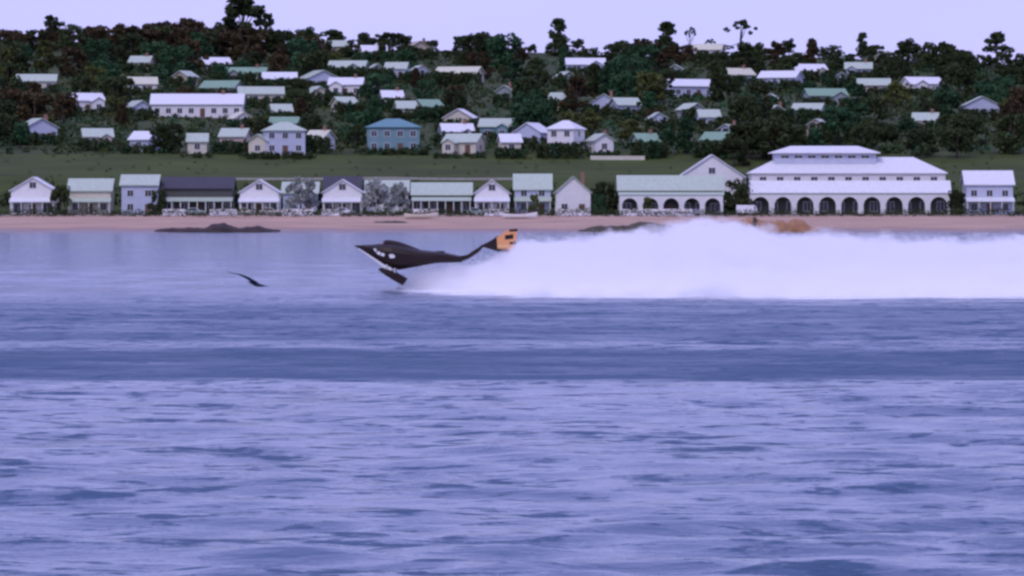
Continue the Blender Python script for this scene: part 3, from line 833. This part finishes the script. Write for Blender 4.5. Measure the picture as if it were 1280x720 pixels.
# crest belt under the skyline
n = 0
for px in np.concatenate([np.arange(-10, 440, 13), np.arange(440, 1300, 19)]):
    left = px < 410
    px = px + random.uniform(-5, 5)
    d = random.uniform(1440, 1492); x = X(px, d)
    yt = np.interp(px, [0, 165, 330, 400, 560, 740, 770, 850, 875, 1280], [36, 30, 34, 46, 60, 64, 48, 46, 62, 64]) + random.uniform(-3, 6)
    h = min(12, max(4.0, Z(yt, d) - float(T(x, d))))
    if covers(px, h / d * F * .8, PY(float(T(x, d)) + h, d), PY(float(T(x, d)), d), d, .45): continue
    zoned(px, d, h, 'low' if n % 3 else 'broad', 'brown' if (left and n % 4) or (780 < px < 870) else 'dark', 1.15); n += 1
# hillside trees
cnt = 0; placed = []
for attempt in range(6000):
    if cnt >= 165: break
    px = random.uniform(-20, 1300); py = random.uniform(84, 196)
    d = ground_at(px, py, 1084)
    if d > 1440: continue
    h = random.uniform(5.5, 11.0); s = F / d
    kind = random.choices(['broad', 'low', 'tall', 'pine'], [4, 5, 1, 1])[0]
    wpx = h * s * {'broad': .75, 'low': .95, 'tall': .35, 'pine': .75}[kind]
    if covers(px, wpx, py - h*s, py, d): continue
    if any(abs(px - q[0]) < 11 and abs(py - q[1]) < 7 for q in placed): continue
    placed.append((px, py))
    leaf = random.choices(['dark', 'brown', 'blue', 'olive'], [6, 4 if px < 420 else 1.5, 4, 1])[0]
    zoned(px, d, h, kind, leaf); cnt += 1
# the dark stand behind the clubhouse
for i, (px, py, yt, kind, label) in enumerate([
  (936, 200, 138,'broad', "dark big tree left of the stand behind the clubhouse"),
  (962, 200, 146,'low', "dark spreading tree at the front of the stand behind the clubhouse"),
  (990, 190, 150,'broad', "dark round tree in the middle of the stand behind the clubhouse"),
  (1034,186, 158,'broad', "dark round tree behind the clubhouse lantern roof"),
  (1072,184, 156,'low', "dark spreading tree right behind the clubhouse lantern roof"),
  (1108,186, 148,'broad', "dark round tree at the right rear of the clubhouse"),
  (918, 208, 172,'low', "dark low tree between the white gabled house and the clubhouse"),
  (1150,196,160,'low', "dark low tree behind the right wing of the clubhouse"),
  (1196,198,150,'broad', "dark round tree behind the beach row at the right edge")]):
    d = ground_at(px, py, 1012); x = X(px, d)
    plant('tree', label, x, d, Z(yt, d) - float(T(x, d)), kind, 'dark', sx=1.15)
# trees in the beach row
for px, yt, d, kind, leaf, sx, label in [
  (376, 219, 975,'low','grey',.8, "silvery grey tree between the two left white gabled beach houses"),
  (472, 221, 976,'low','grey',.75, "silvery grey tree right of the second white gabled beach house"),
  (500, 226, 978,'low','grey',.6, "smaller silvery grey tree left of the long open fronted beach house"),
  (757, 226, 990,'low','dark',.7, "dark tree filling the gap in the beach row"),
  (748, 240, 975,'low','blue',.6, "small blue green tree at the right of the narrow tall beach house"),
  (922, 222, 984,'low','dark',.75, "dark tree between the arched house and the clubhouse"),
  (197, 236, 972,'low','dark',.7, "small dark tree at the right of the left two storey beach house"),
  (76, 230, 980,'low','dark',.7, "dark tree at the left of the cream beach house"),
  (1196, 236, 980,'low','dark',.7, "dark tree right beside the clubhouse's right end"),
  (668, 240, 974,'low','olive',.5, "small olive tree in front of the tall pale roofed beach house"),
  (810, 244, 974,'low','olive',.5, "small olive tree in front of the arches' left part")]:
    x = X(px, d); plant('tree', label, x, d, Z(yt, d) - float(T(x, d)), kind, leaf, sx=sx)

# undergrowth: nobody could count it
def scatter(name, n, gen, per, leaf, lo, hi):
    C = []; Rr = []
    k = 0
    while len(C) < n and k < n * 6:
        k += 1
        px, d = gen()
        s = F / d; x = X(px, d); z = float(T(x, d)); h = random.uniform(lo, hi)
        base = PY(z, d)
        if covers(px, h * 1.6 * s, base - h * s, base, d, .05): continue
        C.append((x, d, z + h * .4)); Rr.append(h * .75)
    q, f = leaves(C, Rr, per, (lo + hi) / 2 * .22, .75, hash_(name + leaf))
    return tag(link(name, np_mesh(name, q, f, M_L[leaf])), kind='stuff')
def hill_pick():
    px = random.uniform(-40, 1320); py = random.uniform(78, 194)
    return px, ground_at(px, py, 1082)
scatter('undergrowth', 1500, hill_pick, 26, 'dark', 1.2, 3.0)
scatter('undergrowth', 700, hill_pick, 26, 'blue', 1.0, 2.4)
scatter('undergrowth', 500, hill_pick, 26, 'olive', .8, 1.8)
scatter('grass_tussocks', 160, lambda: (random.uniform(-40, 1320), random.uniform(1036, 1084)), 20, 'olive', .3, 1.0)
scatter('garden_shrubs', 200, lambda: (random.uniform(-40, 1320), random.uniform(1000, 1030)), 26, 'dark', .8, 2.0)
scatter('garden_shrubs', 620, lambda: (random.choice([random.uniform(195, 345), random.uniform(395, 460), random.uniform(500, 650), random.uniform(730, 775), random.uniform(-20, 1300)]), random.uniform(1001, 1012)), 26, 'dark', 1.6, 3.6)

# shrubs close in front of each hillside house, hiding the foot of its walls
C = {'dark': [], 'blue': []}; Rr = {'dark': [], 'blue': []}
for (a, b_, y0, y1, hd) in RECTS:
    wpx = b_ - a + 16
    for k in range(int(wpx / 1.3)):
        px = random.uniform(a - 8, b_ + 8); d = hd - random.uniform(1.5, 9.0); x = X(px, d); z = float(T(x, d))
        ztop = Z(y1 + random.uniform(-2.5, 3.5), d)
        if ztop - z < .5: continue
        rad = random.uniform(.35, .95); lf = 'dark' if random.random() < .7 else 'blue'
        zc = ztop - rad
        while zc > z - .2:
            C[lf].append((x + random.uniform(-.3, .3), d, zc)); Rr[lf].append(rad); zc -= rad * 1.3
for lf in C:
    q, f = leaves(C[lf], Rr[lf], 22, .30, .9, 91)
    tag(link('house_shrubs', np_mesh('house_shrubs', q, f, M_L[lf])), kind='stuff')

# hedge along the back of the beach
C = []; Rr = []
for px in np.arange(-60, 1340, 1.6):
    d = 959 + random.uniform(-.9, .9); x = X(px, d); z = float(T(x, d))
    hh = 1.25 + .5 * float(fbm(px / 40, 1, 77)) 
    C.append((x, d, z + random.uniform(.15, 1) * hh)); Rr.append(.65)
q, f = leaves(C, Rr, 26, .14, .9, 5)
tag(link('hedge', np_mesh('hedge', q, f, M_L['dark'])), "long low dark hedge along the back of the beach", 'hedge')

# ------------------------------------------------------------------ cars behind the hedge
def car(label, px, d, body_m, L=4.3, van=False, grp='pale vehicles parked behind the hedge'):
    x = X(px, d); t = empty('parked_car', (x, d, float(T(x, d))), 0, label, 'car', grp)
    W = 1.7
    if van: prof = [(-L/2, .35), (L/2, .35), (L/2, 1.0), (L/2 - .25, 1.15), (L/2 - .7, 1.95), (-L/2 + .05, 2.0), (-L/2, 1.0)]
    else: prof = [(-L/2, .35), (L/2, .32), (L/2 + .03, .7), (L/2 - .12, .86), (L*.2, .98), (L*.06, 1.42), (-L*.26, 1.45), (-L*.38, 1.0), (-L/2 + .03, .92)]
    b = MB(); b.prism(prof, 'y', -W/2, W/2); body = b.build('body', body_m, t)
    md = body.modifiers.new('bevel', 'BEVEL'); md.width = .07; md.segments = 2
    g = MB()
    if van: g.prism([(L/2 - .85, 1.15), (L/2 - .45, 1.15), (L/2 - .75, 1.75), (L/2 - .95, 1.75)], 'y', -W/2 - .012, W/2 + .012)
    else: g.prism([(-L*.33, 1.0), (L*.15, 1.0), (L*.04, 1.36), (-L*.25, 1.38)], 'y', -W/2 - .012, W/2 + .012)
    g.build('side_window', M_GLASS, t)
    tm = MATS.get('tyre')
    if tm is None:
        b = MB(); b.prism([(.31*math.cos(a), .31*math.sin(a)) for a in np.linspace(0, 2*math.pi, 15)[:-1]], 'y', -.1, .1)
        rm_ = MB(); rm_.prism([(.18*math.cos(a), .18*math.sin(a)) for a in np.linspace(0, 2*math.pi, 11)[:-1]], 'y', -.112, .112)
        tm = MATS['tyre'] = (b.mesh('wheel', mat("tyre_rubber", (.02, .02, .02), .8)), rm_.mesh('rim', mat("wheel_rim", (.5, .5, .5), .4)))
    for sx in (-1, 1):
        for sy in (-1, 1):
            o = link('wheel', tm[0], t, (sx * L * .31, sy * (W/2 - .06), .31)); link('rim', tm[1], o)
    lm = MB(); lm.box(L/2 + .0, L/2 + .05, -.12, .12, .58, .72)
    lme = lm.mesh('headlight', mat("lamp_glass", (.7, .7, .7), .2))
    for sy in (-1, 1): link('headlight', lme, t, (0, sy * .58, 0))
M_CAR1 = mat("cream_car_paint", (.66, .62, .5), .3, .03, .5, spec=.5)
M_CAR2 = mat("white_car_paint", (.78, .78, .78), .3, .03, .5, spec=.5)
M_CAR3 = mat("pale_green_car_paint", (.42, .5, .46), .3, .03, .5, spec=.5)
car("small cream car parked before the white gable beside the dark roofed house", 308, 974.0, M_CAR1, 3.6)
car("longer cream car parked just left of the left silvery tree", 338, 974.0, M_CAR1, 4.6)
car("pale green car parked before the dark roofed veranda", 244, 974.0, M_CAR3, 4.2)
car("white car parked before the second white gable from left", 430, 974.0, M_CAR2, 4.2)
car("pale green car parked before the open fronted beach house", 596, 974.0, M_CAR3, 4.2)
car("white van parked between the arched house and the clubhouse", 934, 974.0, M_CAR2, 4.4, True)

# ------------------------------------------------------------------ dinghies and banks on the beach
def dinghy(label, px, d, L, m, roll=0.0, yaw=0.0):
    x = X(px, d); t = empty('dinghy', (x, d, float(T(x, d)) + .02), yaw, label, 'boat', 'dinghies pulled up on the beach'); t.scale = (1, 1, 1.75)
    secs = []; secs2 = []; n = 13
    for i in range(n):
        u_ = i / (n - 1); xx = (u_ - .5) * L
        wdt = .78 * (math.sin(math.pi * min(1, .12 + u_ * .9)) ** .6 if u_ < .98 else .1) * (1 if u_ > .05 else .8)
        sh = .55 + .28 * (abs(u_ - .4) * 1.6) ** 2; keel = .06 + .32 * max(0, u_ - .72) ** 1.3 * 2
        ring = []
        for k in range(9):
            a = math.pi * k / 8
            ring.append((xx, -math.cos(a) * max(wdt, .04), sh - (sh - keel) * math.sin(a) ** .7))
        inner = [(p[0], p[1] * .9, min(sh - .001, p[2] + .06)) for p in ring[::-1]]
        secs.append(ring + inner)
    b = MB(); b.loft(secs); b.build('hull', m, t, True)
    g = MB()
    for sy in (-1, 1):
        g.tube([(s_[0 if sy < 0 else 8][0], s_[0 if sy < 0 else 8][1] * 1.02, s_[0][2] + .02) for s_ in secs], [.045] * n, 5)
    g.build('gunwale', M_DOOR, t, True)
    th_ = MB().box(-.14, .14, -.68, .68, .40, .44).mesh('thwart', M_DOOR)
    for xx in (-.22 * L, .12 * L): link('thwart', th_, t, (xx, 0, 0))
    return t
dinghy("cream dinghy lying on the sand below the long open fronted house", 526, 951, 6.4, M_CAR1, yaw=R(6))
dinghy("white dinghy lying on the sand before the tall pale roofed house", 650, 951, 6.8, M_CAR2, yaw=R(-4))

M_WEED = mat("dark_wet_weed", (0.045, 0.032, 0.030), .8, .4, .8, stretch=(.4, 1, 1))
M_BANKG = mat("dark_turf_bank", (0.07, 0.065, 0.04), .9, .4, .6, stretch=(.4, 1, 1))
M_ORANGE = mat("orange_earth", (0.34, 0.18, 0.09), .9, .35, .5, stretch=(.4, 1, 1))
def bank(name, label, a, b, d, h, dep, m, seed, base=.5):
    xs_ = np.linspace(X(a, d), X(b, d), 60); vs_ = np.linspace(-1, 1, 15)
    A, B = np.meshgrid(xs_, vs_, indexing='ij')
    t_ = np.linspace(0, 1, 60)[:, None]
    prof = np.clip(np.sin(math.pi * t_), 0, 1) ** .6 * (.75 + .6 * fbm(A / 3.0, B * 0 + seed, seed))
    zz = h * prof * np.sqrt(np.clip(1 - B ** 2, 0, 1)) + .12 * fbm(A / .9, B * 3, seed + 2)
    YY_ = d + B * dep * (.6 + .4 * prof)
    ZZ_ = T(A, YY_) - .12 + np.clip(zz, 0, None)
    return tag(link(name, grid_mesh(name, A, YY_, ZZ_, m)), label, 'bank')
bank('weed_bank', "long dark bank of weed at the water's edge on the left beach", 192, 352, 911, 1.9, 4.5, M_WEED, 5)
bank('turf_bank', "dark grassy bank at the water's edge right of middle beach", 722, 856, 913, 2.0, 5.0, M_BANKG, 6)
bank('turf_bank', "low dark thin bank on the upper beach below the cream dinghy", 466, 512, 940, .55, 3.0, M_BANKG, 8)
bank('earth_mound', "orange earth mound at the water's edge below the clubhouse", 910, 1024, 915, 3.0, 6.5, M_ORANGE, 7)
x = X(943, 908); z = float(T(x, 908))
sm = MB(); sm.tube([(0, 0, -.8), (.05, 0, .8), (-.06, .02, 1.9), (.12, 0, 2.9)], [.42, .34, .30, .36], 9)
sm.tube([(0, 0, 1.7), (.5, .1, 2.3), (.8, .1, 2.5)], [.16, .12, .07], 6)
o = sm.build('tree_stump', M_BARK, None, True); o.location = (x, 908, z)
tag(o, "dark broken tree stump standing at the left of the orange mound", 'stump')

# ------------------------------------------------------------------ racing hydroplane
BD = 312.0; bs = BD / F
bx0 = X(520, BD)
M_BLACK = mat("black_gloss_hull", (0.016, 0.007, 0.006), .5, .2, 1.0, spec=.3)
M_BWHITE = mat("white_hull_paint", (.8, .78, .78), .35, .04, 1.0, spec=.5)
M_BORANGE = mat("orange_wing_paint", (.74, .33, .13), .4, .08, 2.0, spec=.4)
M_BGOLD = mat("gold_wing_paint", (.75, .48, .22), .4, .08, 2.0, spec=.4)
boat = empty('racing_boat', (bx0, BD, 0), 0, "black racing hydroplane leaping nose up ahead of its white spray", 'speedboat')
def bp_(px, py, y=0.0): return (X(px, BD) - bx0, y, Z(py, BD))
HULL = [(443.5,306.6,307.6,.05),(448,306.4,310.4,.22),(455,306.2,314.5,.52),(463,306.0,319.5,.80),(471,305.5,324.5,1.02),(480,304.6,330.5,1.2),
        (490,304.6,335.0,1.3),(500,306.2,337.0,1.32),(511,309.0,335.0,1.32),(522,312.2,333.0,1.28),(534,313.6,330.6,1.2),(546,314.6,328.6,1.1),(558,316.2,328.2,1.0),(568,318.4,328.0,.9),(578,320.4,327.6,.8)]
secs = []
for px, t_, b_, hw in HULL:
    zt, zb = Z(t_, BD), Z(b_, BD); h = zt - zb; xx = X(px, BD) - bx0
    secs.append([(xx, -hw*.55, zt - h*.02), (xx, -hw*.9, zt - h*.16), (xx, -hw, zt - h*.34), (xx, -hw*.98, zb + h*.2), (xx, -hw*.82, zb), (xx, -hw*.3, zb + h*.05),
                 (xx, hw*.3, zb + h*.05), (xx, hw*.82, zb), (xx, hw*.98, zb + h*.2), (xx, hw, zt - h*.34), (xx, hw*.9, zt - h*.16), (xx, hw*.55, zt - h*.02), (xx, 0, zt + h*.02)])
b = MB(); b.loft(secs); hull = b.build('hull', M_BLACK, boat)
# white bottom edge of the bow
for sgn in (-1, 1):
    b = MB(); ss_ = []
    for px, t_, b_, hw in HULL[1:7]:
        xx = X(px, BD) - bx0; zb = Z(b_, BD); tt = (px - 448) / 32
        ss_.append([(xx, sgn*(hw*.78), zb - .02), (xx, sgn*(hw + .03), zb + .03), (xx, sgn*(hw + .03), zb - .05 - .15*tt), (xx, sgn*(hw*.78), zb - .09 - .16*tt)])
    b.loft(ss_); b.build('bow_edge', M_BWHITE, boat)
# engine cowl with rising lip, cockpit and windscreen
cs = []
for px, t_, hw in [(476,304.8,.12),(479,301.6,.34),(483,299.8,.48),(489,300.2,.56),(497,301.6,.60),(506,304.4,.60),(516,308.4,.54),(526,312.4,.34)]:
    xx = X(px, BD) - bx0; zt = Z(t_, BD); zb = Z(317, BD)
    cs.append([(xx, -hw, zb), (xx, -hw*.95, zt - .14), (xx, -hw*.5, zt), (xx, hw*.5, zt), (xx, hw*.95, zt - .14), (xx, hw, zb)])
b = MB(); b.loft(cs); b.build('engine_cowl', M_BLACK, boat)
b = MB(); b.prism([bp_(474.5, 306.4)[::2], bp_(479, 302.4)[::2], bp_(481.5, 303.4)[::2], bp_(481, 307.6)[::2]], 'y', -.30, .30)
b.build('windscreen', mat("pinkish_windscreen", (.55, .38, .40), .2, .05, 1, spec=.5), boat)
# painted emblem on the near and far side: a broken wing shape and a dot
EMB = [[(467.0,310.6),(470.6,310.6),(471.6,313.8),(469.6,314.6)],
       [(470.8,315.0),(474.6,313.6),(477.0,316.4),(475.2,318.8),(472.6,317.6)],
       [(476.2,319.2),(477.8,315.6),(481.6,317.0),(480.8,320.4)],
       [(486.6,318.0),(491.0,317.2),(494.4,319.4),(493.6,322.2),(488.2,322.4)]]
def hull_hw(px):
    return float(np.interp(px, [h_[0] for h_ in HULL], [h_[3] for h_ in HULL]))
for sgn in (-1, 1):
    for poly in EMB:
        P = []; n_ = len(poly)
        for off in (.02, .07):
            for (px, py) in poly:
                P.append((X(px, BD) - bx0, sgn * (hull_hw(px) + off), Z(py, BD)))
        b = MB(); b.add(P, [tuple(range(n_)), tuple(range(2*n_-1, n_-1, -1))] + [(i, (i+1) % n_, n_ + (i+1) % n_, n_ + i) for i in range(n_)])
        b.build('emblem', M_BWHITE, boat)
# sponsons carried on short struts
for sgn in (-1, 1):
    b = MB(); ss_ = []
    for px, py, th, wd in [(474, 336.0, .05, .06), (479, 338.0, .22, .2), (486, 341.6, .31, .27), (494, 346.0, .34, .28), (502, 350.6, .34, .28), (507.5, 353.4, .34, .28)]:
        xx = X(px, BD) - bx0; zc = Z(py, BD); yc = sgn * 1.5
        ss_.append([(xx - th*.5, yc - wd, zc - th*.4), (xx + th*.25, yc - wd, zc + th*.75), (xx + th*.25, yc + wd, zc + th*.75), (xx - th*.5, yc + wd, zc - th*.4)])
    b.loft(ss_); sp = b.build('sponson', M_BLACK, boat)
    for px in (484, 494):
        st = MB(); z1 = Z(331 if px == 484 else 335.5, BD); z2 = Z(340 if px == 484 else 345, BD)
        st.tube([(X(px, BD) - bx0, sgn*1.15, z1), (X(px, BD) - bx0, sgn*1.5, z2)], [.07, .07], 6)
        st.build('sponson_strut', mat("grey_strut_metal", (.4, .42, .45), .35), boat)
# tail: two raked booms carry the wing and its side plates
for sgn in (-1, 1):
    y0 = sgn * .62
    b = MB(); b.loft([[bp_(573, 320.5, y0-.07), bp_(573, 327.8, y0-.07), bp_(573, 327.8, y0+.07), bp_(573, 320.5, y0+.07)],
                      [bp_(584, 318.6, y0-.07), bp_(586, 323.4, y0-.07), bp_(586, 323.4, y0+.07), bp_(584, 318.6, y0+.07)],
                      [bp_(595, 311.2, y0-.06), bp_(598.5, 315.0, y0-.06), bp_(598.5, 315.0, y0+.06), bp_(595, 311.2, y0+.06)],
                      [bp_(604, 305.8, y0-.03), bp_(605, 307.6, y0-.03), bp_(605, 307.6, y0+.03), bp_(604, 305.8, y0+.03)]])
    b.build('tail_boom', M_BLACK, boat)
    yp = sgn * .85
    def plate(poly, nm, m, o=0.0, par=boat):
        bb = MB(); bb.prism([bp_(*p)[::2] for p in poly], 'y', yp - .04 - o, yp + .04 + o)
        return bb.build(nm, m, par)
    pl = plate([(600, 307.4), (612, 301.6), (624, 294.0), (624.5, 313.4), (618, 312.8)], 'nose_plate', M_BLACK)
    fin = plate([(621, 296.4), (629, 291.4), (634, 287.4), (646.5, 286.4), (645.5, 299), (646.5, 309.5), (638, 314.8), (622, 314.0)], 'side_plate', M_BORANGE, .008)
    for poly in ([(631, 294.0), (641.5, 292.6), (641.8, 298.2), (631.4, 299.4)], [(621.3, 310.6), (636.5, 311.2), (636.8, 315.2), (621.3, 314.6)], [(637, 302.4), (645.2, 301.6), (645.6, 305.6), (637.4, 305.4)], [(636, 287.0), (646.8, 286.0), (646.8, 289.0), (637, 289.6)]):
        plate(poly, 'black_panel', M_BLACK, .02, fin)
    plate([(622, 305.6), (636.5, 306.2), (636.5, 308.8), (622, 308.2)], 'gold_band', M_BGOLD, .016, fin)
b = MB(); b.prism([bp_(612, 304)[::2], bp_(628, 300.5)[::2], bp_(644, 300)[::2], bp_(644, 301.5)[::2], bp_(628, 303)[::2]], 'y', -.80, .80)
b.build('tail_wing', M_BORANGE, boat)
b = MB(); b.prism([bp_(622, 311)[::2], bp_(640, 311.4)[::2], bp_(640, 312.6)[::2], bp_(622, 312.6)[::2]], 'y', -.80, .80)
b.build('lower_wing', M_BLACK, boat)
# helmeted driver's cell stays under the cowl; small rear air scoop
b = MB(); b.box(X(545, BD) - bx0, X(556, BD) - bx0, -.3, .3, Z(317, BD), Z(313.6, BD)); o = b.build('air_scoop', M_BLACK, boat)
md = o.modifiers.new('bevel', 'BEVEL'); md.width = .06; md.segments = 2

# ------------------------------------------------------------------ spray
def spray():
    m = bpy.data.materials.new("white_spray"); m.use_nodes = True
    n = m.node_tree.nodes; l = m.node_tree.links; n.clear()
    out = n.new('ShaderNodeOutputMaterial'); pv = n.new('ShaderNodeVolumePrincipled')
    pv.inputs['Color'].default_value = (.995, .995, .995, 1)
    pv.inputs['Anisotropy'].default_value = 0.0
    l.new(pv.outputs[0], out.inputs['Volume'])
    def M(op, a, c=0.0, clamp=False):
        q = n.new('ShaderNodeMath'); q.operation = op; q.use_clamp = clamp
        for i, v in enumerate((a, c)):
            if isinstance(v, (int, float)): q.inputs[i].default_value = v
            else: l.new(v, q.inputs[i])
        return q.outputs[0]
    tc = n.new('ShaderNodeTexCoord'); sp = n.new('ShaderNodeSeparateXYZ'); l.new(tc.outputs['Object'], sp.inputs[0])
    x_, y_, z_ = sp.outputs
    def curve(pts, scale):
        mr = n.new('ShaderNodeMapRange'); mr.inputs['From Min'].default_value = 0; mr.inputs['From Max'].default_value = SPL
        l.new(x_, mr.inputs['Value'])
        r = n.new('ShaderNodeValToRGB'); cr = r.color_ramp
        cr.interpolation = 'EASE'
        while len(cr.elements) < len(pts): cr.elements.new(.5)
        for e, (p, v) in zip(cr.elements, pts): e.position = p / SPL; e.color = (v/scale, v/scale, v/scale, 1)
        l.new(mr.outputs[0], r.inputs['Fac'])
        return M('MULTIPLY', r.outputs[0], scale)
    top = curve(SPTOP, 8.0); hw = curve(SPHW, 40.0)
    def noise(sc_, st, det=3):
        mp = n.new('ShaderNodeMapping'); mp.inputs['Scale'].default_value = st; l.new(tc.outputs['Object'], mp.inputs['Vector'])
        t = n.new('ShaderNodeTexNoise'); t.inputs['Scale'].default_value = sc_; t.inputs['Detail'].default_value = det; t.inputs['Roughness'].default_value = .6
        l.new(mp.outputs[0], t.inputs['Vector']); return M('SUBTRACT', t.outputs['Fac'], .5)
    n1 = noise(.7, (.7, .5, 1.2), 6)
    n2 = noise(.2, (.6, .4, 1.0), 2)
    n3 = noise(2.4, (.6, .5, 1.1), 4)
    wob = M('ADD', M('ADD', M('MULTIPLY', n1, 1.9), M('MULTIPLY', n2, 1.4)), M('MULTIPLY', n3, 1.0))
    # taller along the middle line, falling off to both sides
    side = M('DIVIDE', M('ABSOLUTE', y_), hw)
    prof = M('SUBTRACT', 1.0, M('POWER', M('MINIMUM', side, 1.0), 2.4))
    hgt = M('MULTIPLY', top, prof)
    grow = M('MULTIPLY', top, .5)
    e = M('SUBTRACT', M('ADD', hgt, M('MULTIPLY', wob, grow)), z_)
    dens = M('MULTIPLY', M('MULTIPLY', e, .8, True), SPDENS)
    l.new(dens, pv.inputs['Density'])
    return m
SPX0 = X(496, BD); SPL = 62.0; SPY = 314.0; SPDENS = 1.6
# metres behind the first spray: height of the plume, half width
SPTOP = [(0, .7), (1.0, 1.4), (2.3, 1.7), (4.3, 1.75), (5.3, 1.9), (6.8, 2.3), (8.2, 3.1), (14, 3.3), (17, 3.5), (19.3, 4.2), (22, 4.1), (25, 3.2), (38, 3.2), (62, 3.0)]
SPHW = [(0, 1.5), (2, 4.2), (4, 6), (6, 13), (9, 24), (16, 30), (62, 32)]
ms = spray()
b = MB(); b.box(0, SPL, -33, 33, .02, 6.6)
o = b.build('spray', ms); o.location = (SPX0, SPY, 0)
tag(o, "billowing white spray thrown up behind the black racing boat", 'spray', kind='stuff')

# flying drops along the fringe
r = np.random.default_rng(3); N = 9000
px_x = r.uniform(0.2, 60, N); tp = np.interp(px_x, [p[0] for p in SPTOP], [p[1] for p in SPTOP]); hwv = np.interp(px_x, [p[0] for p in SPHW], [p[1] for p in SPHW])
yy = r.normal(0, .42, N) * hwv
zz = tp * (1 - np.clip(np.abs(yy) / hwv, 0, 1) ** 2.4) * r.normal(.98, .08, N) + r.exponential(.05, N)
P = np.stack([px_x + SPX0, yy + SPY, np.clip(zz, .08, None)], 1)
sz = r.uniform(.006, .018, N)[:, None]
T4 = np.array([[1, 1, 1], [1, -1, -1], [-1, 1, -1], [-1, -1, 1]], float)
V = (P[:, None, :] + T4[None] * sz[:, None, :] * np.array([1.6, 1, .8])).reshape(-1, 3)
fi = np.array([[0, 1, 2], [0, 3, 1], [0, 2, 3], [1, 3, 2]])
Q = (np.arange(N)[:, None, None] * 4 + fi[None]).reshape(-1, 3)
o = link('spray_drops', np_mesh('spray_drops', V, Q, mat("white_water_drops", (.88, .88, .88), .4, .02, 1)))
tag(o, "white drops flying around the racing boat's spray", 'spray', kind='stuff')

# ------------------------------------------------------------------ bird
GD = 150.0
M_BIRD = mat("dark_feathers", (0.020, 0.024, 0.045), .7, .3, 8.0)
def gp(px, py, y=0.0): return Vector((X(px, GD), GD + y, Z(py, GD)))
b0 = gp(320, 355.4)
g = MB()
def rel(px, py, y=0.0): return gp(px, py, y) - b0
# body: beak to tail
g.tube([rel(308.5, 352.2), rel(310.8, 352.6), rel(313, 353.2), rel(315.5, 354.0), rel(319, 355.2), rel(323, 356.2), rel(328, 357.2), rel(333, 358.0)],
       [.006, .012, .034, .036, .062, .058, .034, .008], 10)
# fanned tail
g.prism([(rel(327, 357)[0], -.03), (rel(335.5, 358)[0], -.075), (rel(335.5, 358)[0], .075), (rel(327, 357)[0], .03)], 'z', rel(0, 358.1)[2], rel(0, 357.5)[2])
def wing(pts):
    secs_ = []
    for (p, chord, th) in pts:
        secs_.append([p + Vector((-chord*.4, 0, 0)), p + Vector((-chord*.1, 0, th)), p + Vector((chord*.6, .01, -th*.2)), p + Vector((-chord*.1, 0, -th*.5))])
    g.loft(secs_)
wing([(rel(320, 354.6, -.03), .20, .03), (rel(314, 350.4, -.16), .21, .028), (rel(306, 345.4, -.30), .20, .026), (rel(300, 342.8, -.38), .18, .022), (rel(291, 341.0, -.50), .15, .016), (rel(281, 338.6, -.62), .04, .008)])
wing([(rel(320, 354.6, .03), .20, .03), (rel(316, 351.6, .18), .21, .028), (rel(309, 347.6, .36), .19, .024), (rel(303, 345.0, .48), .15, .018), (rel(296, 343.0, .66), .04, .008)])
o = g.build('bird', M_BIRD, None, True); o.location = b0
rm_ = o.modifiers.new('remesh', 'REMESH'); rm_.mode = 'VOXEL'; rm_.voxel_size = .011; rm_.use_smooth_shade = True
tag(o, "dark bird with bent wings skimming the water at the left", 'bird')
